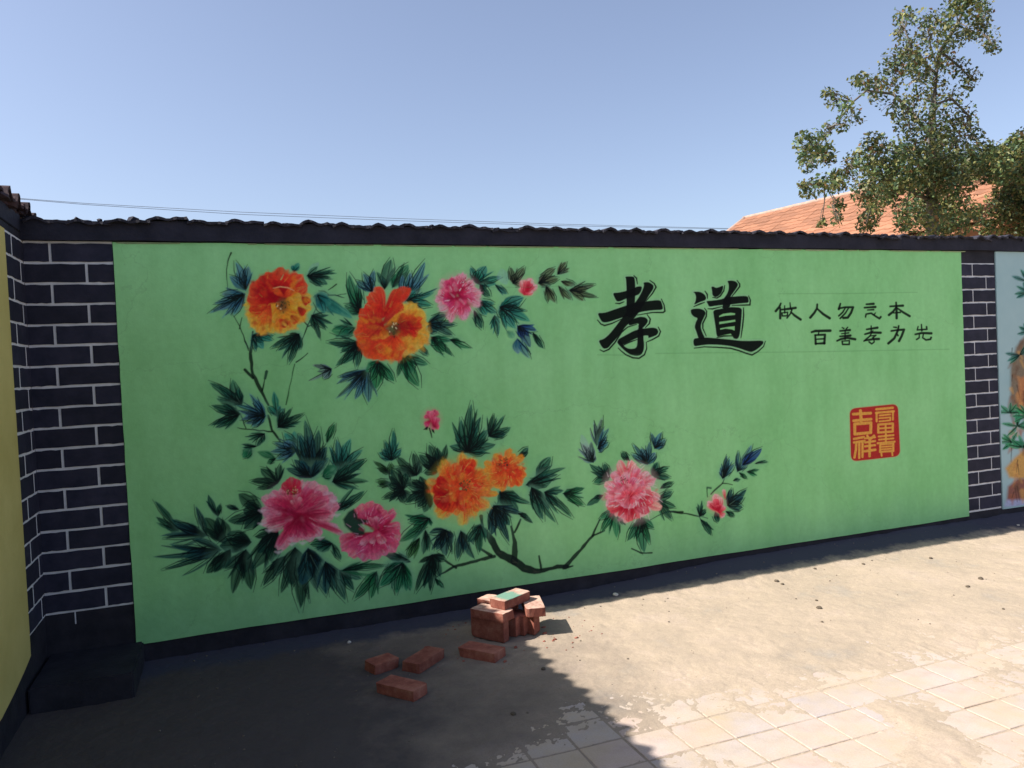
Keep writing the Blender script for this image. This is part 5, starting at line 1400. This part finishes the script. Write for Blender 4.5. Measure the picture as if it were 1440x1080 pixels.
def roof_tile_mesh(seed):
    """wavy roof tile, local x along the ridge, y down the slope"""
    bm = bmesh.new(); rows = []
    w_, l_ = RL / nt_, SL / nc + .05
    for j in (0, 1):
        rows.append([[bm.verts.new((-w_ / 2 + w_ * k / 6, j * l_, z0 + (.020 if j else .0) + .022 * (.5 + .5 * math.cos(2 * math.pi * k / 6)))) for k in range(7)] for z0 in (.014, 0)])
    for k in range(6):
        bm.faces.new((rows[0][0][k], rows[0][0][k + 1], rows[1][0][k + 1], rows[1][0][k]))
        bm.faces.new((rows[1][0][k], rows[1][0][k + 1], rows[1][1][k + 1], rows[1][1][k]))
    return from_bm(bm, 'roof_tile', True)
tm = roof_tile_mesh(1); tm.materials.append(MAT['roof'])
def slab(name, pts, th, mat):
    bm = bmesh.new()
    f = [bm.verts.new(p) for p in pts]; g = [bm.verts.new(Vector(p) - Vector((0, 0, th))) for p in pts]
    bm.faces.new(f); bm.faces.new(g[::-1])
    for k in range(len(f)): bm.faces.new((f[k], f[(k + 1) % len(f)], g[(k + 1) % len(f)], g[k]))
    return link(name, from_bm(bm, name), mat, house)
Zv = Vector((0, 0, 1))
e0 = rp1 + rn * RUN - Zv * DROP; e1 = e0 + rd * RL; q0 = rp1 - rn * RUN - Zv * DROP; q1 = q0 + rd * RL; rp2 = rp1 + rd * RL
roof_a = slab('roof', [e0 - Zv * .03, e1 - Zv * .03, rp2 - Zv * .03, rp1 - Zv * .03], .10, MAT['roof'])
slab('roof', [rp1 - Zv * .03, rp2 - Zv * .03, q1 - Zv * .03, q0 - Zv * .03], .10, MAT['roof'])
def basis(o_x, o_y, o_z, at):
    mt = Matrix.Identity(4)
    for i in range(3): mt[i][0], mt[i][1], mt[i][2], mt[i][3] = o_x[i], o_y[i], o_z[i], at[i]
    return mt
down = (rn * RUN - Zv * DROP).normalized(); nrm = (-rd).cross(down).normalized()
nrm = nrm if nrm.z > 0 else -nrm
joined_v, joined_q = [], []
tv = np.array([v.co[:] for v in tm.vertices]); tq = np.array([p.vertices[:] for p in tm.polygons])
made = 0
for r in range(nc):
    for k in range(nt_):
        at = rp1 + rd * (RL * (k + .5) / nt_) + down * (SL * r / nc) + nrm * (.002 + random.uniform(0, .008))
        mt = basis(rd, down, nrm, at)
        if made < 290 and r < 9:
            o = link('roof_tile', tm, None, roof_a); o.matrix_local = mt; made += 1
        else:
            joined_q.append(tq + len(joined_v) * len(tv)); joined_v.append((np.c_[tv, np.ones(len(tv))] @ np.array(mt).T)[:, :3])
o = link('roof_tile_field', raw_mesh('roof_tile_field', np.concatenate(joined_v), np.concatenate(joined_q), True), MAT['roof'], roof_a); o['kind'] = 'stuff'
bm = bmesh.new()
npt = 30
tube_bm(bm, [rp1 - rd * .05 + rd * ((RL + .1) * k / npt) + Zv * (.03 + random.uniform(-.006, .006)) for k in range(npt + 1)], [.055] * (npt + 1), 8)
link('ridge_cap', from_bm(bm, 'ridge_cap', True), MAT['ridge'], house)
bm = bmesh.new()
tube_bm(bm, [rp1 + Zv * .02 + down * (SL * k / 8) for k in range(9)], [.06] * 9, 8)
link('verge_cap', from_bm(bm, 'verge_cap', True), MAT['ridge'], house)
# walls with gables, door and windows facing the wall
bm = bmesh.new()
i0 = .25; zf = -.06
def wp(along, across, z): return rp1 + rd * along + rn * across + Zv * (z - 5.2)
prof = [(RUN - .35, zf), (RUN - .35, 5.2 - DROP * (RUN - .35) / RUN - .16), (0, 5.2 - .16), (-RUN + .35, 5.2 - DROP * (RUN - .35) / RUN - .16), (-RUN + .35, zf)]
fa = [bm.verts.new(wp(i0, a, z)) for a, z in prof]; fb = [bm.verts.new(wp(RL - i0, a, z)) for a, z in prof]
bm.faces.new(fa); bm.faces.new(fb[::-1])
for k in range(5): bm.faces.new((fa[k], fa[(k + 1) % 5], fb[(k + 1) % 5], fb[k]))
link('wall', from_bm(bm, 'wall'), MAT['housewall'], house)

# ------------------------------------------------------------------ trees behind the wall
m, nt, b = nodes_of('tree_leaves')
at = nt.nodes.new('ShaderNodeAttribute'); at.attribute_name = 'leaf_tone'
out = nt.nodes['Material Output']
tr = nt.nodes.new('ShaderNodeBsdfTranslucent'); mx = nt.nodes.new('ShaderNodeMixShader'); mx.inputs[0].default_value = .28
nt.links.new(at.outputs['Color'], b.inputs['Base Color']); nt.links.new(at.outputs['Color'], tr.inputs['Color'])
b.inputs['Roughness'].default_value = .5; b.inputs['Specular IOR Level'].default_value = .4
nt.links.new(b.outputs[0], mx.inputs[1]); nt.links.new(tr.outputs[0], mx.inputs[2]); nt.links.new(mx.outputs[0], out.inputs['Surface'])
MAT['leaf'] = m
MAT['bark'] = simple('grey_bark', (.07, .06, .05), (.15, .13, .105), 14, .9, .6, 40, .01)
TY = 4.0
def tree_pt(a, c, dy=0.0):
    return on_plane(1080 + a * .31469, c * .31469, 1, TY + dy)
def crown_mesh(clumps, per, leaf=.060):
    vs, qs, cs = [], [], []
    for (a, c, r) in clumps:
        n = int(per * (r / 60) ** 2 * (random.uniform(.38, .72) if c < 620 else random.uniform(1.1, 1.8)))
        cdy = random.gauss(-.15, .55)
        ctr = tree_pt(a, c, cdy)
        R = r * .31469 * 13.4 / 1073 * (1.02 if c < 620 else 1.22)
        warm = random.random(); tone = random.uniform(.72, 1.3)
        for k in range(n):
            d = Vector((random.gauss(0, 1), random.gauss(0, 1), random.gauss(0, 1))).normalized() * R * random.random() ** .5
            d.z *= 1.0
            p = ctr + d
            nrm_ = (Vector((random.gauss(0, .7), random.gauss(0, .7), random.gauss(.5, .6))) + d.normalized() * .4).normalized()
            t1 = nrm_.orthogonal().normalized(); t1 = (Matrix.Rotation(random.uniform(0, 6.28), 3, nrm_) @ t1); t2 = nrm_.cross(t1)
            s = leaf * random.uniform(.45, 1.35)
            i = len(vs)
            vs += [p - t1 * s * .5, p + t2 * s * .32 + nrm_ * s * .08 - t1 * s * .08, p + t1 * s * .55 - nrm_ * s * .06, p - t2 * s * .32 + nrm_ * s * .08 - t1 * s * .08]
            qs.append((i, i + 1, i + 2, i + 3))
            w_ = random.random()
            if w_ < .015 + .06 * warm: col = (.18, .100, .040)
            elif w_ < .26 + .2 * warm: col = (.175, .175, .058)
            elif w_ < .74: col = (.085, .125, .044)
            else: col = (.045, .085, .040)
            g = random.uniform(.75, 1.25) * tone
            cs += [(col[0] * g, col[1] * g, col[2] * g, 1)] * 4
    me = raw_mesh('crown', np.array([v[:] for v in vs]), np.array(qs))
    ca = me.color_attributes.new('leaf_tone', 'FLOAT_COLOR', 'POINT'); ca.data.foreach_set('color', np.array(cs, dtype=np.float32).ravel())
    return me
CL = [(900,0,70),(940,40,60),(850,-30,60),(900,-80,80),(960,90,45),(930,120,50),(980,165,50),(1005,210,32),(850,20,38),(905,150,40),
      (620,90,48),(590,150,38),(600,65,34),(700,90,44),(760,100,52),(820,90,42),(720,150,60),(840,160,56),(790,210,56),(620,220,56),(560,285,54),(600,300,38),(700,270,66),(780,280,58),(850,300,44),(905,345,44),(890,392,28),(680,340,66),(740,370,60),(550,370,46),(640,290,40),
      (400,360,34),(450,370,46),(490,385,44),(480,440,30),(290,440,38),(340,470,42),(390,520,38),(330,560,32),(270,570,28),(265,415,24),
      (180,640,38),(160,690,28),(230,660,42),(180,735,28),(260,700,32),(255,605,26),
      (560,470,46),(600,510,46),(650,450,56),(720,440,56),(620,560,46),(680,550,48),(740,500,56),(820,440,58),(860,500,58),(890,560,48),(820,560,58),(760,590,58),(910,620,40),
      (470,650,44),(440,730,46),(380,720,36),(520,720,54),(600,680,56),(670,670,66),(740,680,74),(820,650,56),(960,680,46),(1000,690,40),(930,730,50),(990,735,46),(1020,715,40),(1050,705,44),(600,812,44),(700,787,50),(800,762,56),(900,737,56),(1000,712,50),(1060,690,44),(560,830,40),(900,720,56),(190,850,32),(250,820,32),(310,810,36),(350,770,36),(160,830,22),
      (480,800,54),(560,790,62),(640,780,66),(720,790,74),(800,780,66),(880,800,50),(440,850,46),(500,890,44),(460,950,44),(440,1000,36),(310,920,26),(310,985,22),(240,1000,18),(610,950,40),(700,900,74),(760,930,74),(820,880,70),(870,970,60),(700,1000,64),(800,1010,64),(920,950,36),(980,780,40),(560,870,40),(600,1010,30)]
CL2 = [(1100,680,56),(1140,660,60),(1180,640,60),(1060,760,56),(1100,740,64),(1050,900,60),(1150,640,48),(1085,715,56),(1130,780,66),(1075,850,50),(1120,900,66),(1070,960,62),(1010,1000,54),(1130,1000,66),(1040,770,44),(1180,720,60),(1230,800,80),(1220,920,90),(1300,860,90),(1200,1010,80),(1330,980,90),(1290,730,70)]
tree = tag(empty('tree', (0, 0, 0)), 'tall loose-crowned tree rising above the wall in front of the roof', 'tree')
gp = lambda a, c, dy=0: tree_pt(a, c, dy)
bm = bmesh.new()
foot = Vector((tree_pt(735, 1000).x - .1, TY + .05, -.08))
tube_bm(bm, [foot, foot + Vector((.06, 0, 1.4)), gp(735, 1000), gp(730, 700), gp(735, 500), gp(765, 240), gp(850, 100), gp(910, -40), gp(900, -140)], [.13, .105, .085, .064, .05, .036, .026, .018, .009], 9)
link('trunk', from_bm(bm, 'trunk', True), MAT['bark'], tree)
LIMB = [([(728, 900), (640, 850), (515, 800), (440, 758), (370, 735), (250, 820)], [.055, .05, .042, .034, .024, .010]), ([(732, 620), (640, 500), (560, 420), (440, 405), (380, 455), (300, 560), (220, 660)], [.05, .042, .034, .028, .022, .016, .008]),
        ([(740, 470), (820, 440), (900, 520), (910, 620)], [.04, .032, .022, .010]), ([(752, 330), (650, 240), (610, 130)], [.036, .026, .012]), ([(770, 230), (860, 300), (910, 360)], [.034, .024, .01]),
        ([(730, 720), (850, 690), (990, 690)], [.045, .03, .012]), ([(730, 850), (840, 800), (940, 780)], [.045, .03, .012]), ([(880, 40), (950, 90), (1000, 200)], [.022, .016, .008]), ([(731, 760), (620, 700), (480, 650)], [.04, .026, .01]), ([(755, 300), (720, 180), (760, 100)], [.03, .02, .01])]
for pts, rr in LIMB:
    bm = bmesh.new()
    dd = random.uniform(-.3, .3)
    tube_bm(bm, [gp(a, c, dd * k / (len(pts) - 1)) for k, (a, c) in enumerate(pts)], [q * .62 for q in rr], 6)
    link('limb', from_bm(bm, 'limb', True), MAT['bark'], tree)
crown = link('crown', crown_mesh(CL, 360), MAT['leaf'], tree)
bm = bmesh.new()
AX = [(728, 900), (730, 700), (735, 500), (750, 350), (765, 240), (850, 100), (905, 0)] + [p for pts, rr in LIMB for p in pts]
for (a, c, r) in CL:
    near = sorted(AX, key=lambda p: (p[0] - a) ** 2 + (p[1] - c) ** 2)[0]
    p0 = gp(*near); p1 = gp(a, c, random.uniform(-.4, .3))
    mid = (p0 + p1) / 2 + Vector((random.uniform(-.06, .06), random.uniform(-.06, .06), random.uniform(0, .10)))
    if (p1 - p0).length > .08: tube_bm(bm, [p0, mid, p1], [.014, .009, .004], 4)
    for _ in range(4):
        e = p1 + Vector((random.uniform(-1, 1), random.uniform(-1, 1), random.uniform(-.7, 1))).normalized() * r * .0039 * random.uniform(.6, 1.1)
        st = p0.lerp(p1, random.uniform(.5, .95))
        if (e - st).length > .05: tube_bm(bm, [st, (st + e) / 2 + Vector((0, 0, .03)), e], [.007, .005, .003], 3)
tw = link('twigs', from_bm(bm, 'twigs'), MAT['bark'], tree); tw['kind'] = 'stuff'
tree2 = tag(empty('tree', (0, 0, 0)), 'dense lower tree at the right edge of the photo above the pale blue mural', 'tree')
bm = bmesh.new()
f2 = Vector((tree_pt(1200, 1000).x, TY, -.08))
tube_bm(bm, [f2, f2 + Vector((0, 0, 1.5)), gp(1190, 950), gp(1200, 750)], [.11, .09, .06, .02], 8)
link('trunk', from_bm(bm, 'trunk', True), MAT['bark'], tree2)
link('crown', crown_mesh(CL2, 400), MAT['leaf'], tree2)

# ------------------------------------------------------------------ overhead cables
MAT['cable'] = simple('grey_cable', (.05, .05, .055), (.08, .08, .085), 3, .6)
for zoff, lb in ((0.0, 'thin overhead cable, upper of the two crossing the sky above the wall'), (-.085, 'thin overhead cable, lower of the two crossing the sky above the wall')):
    bm = bmesh.new()
    pts = [(-12, 25, 8.25 + zoff * .2), (-5.09, 25, 7.93 + zoff * .3), (-3.3, 25, 7.83 + zoff * .5), (1.74, 25, 7.66 + zoff), (7.56, 25, 7.56 + zoff), (14, 25, 7.48 + zoff * .8), (23.3, 25, 7.45 + zoff * .3), (34, 25, 7.5)]
    tube_bm(bm, pts, [.008] * len(pts), 5)
    tag(link('overhead_cable', from_bm(bm, 'overhead_cable', True), MAT['cable']), lb, 'cable', 'overhead cables above the wall')
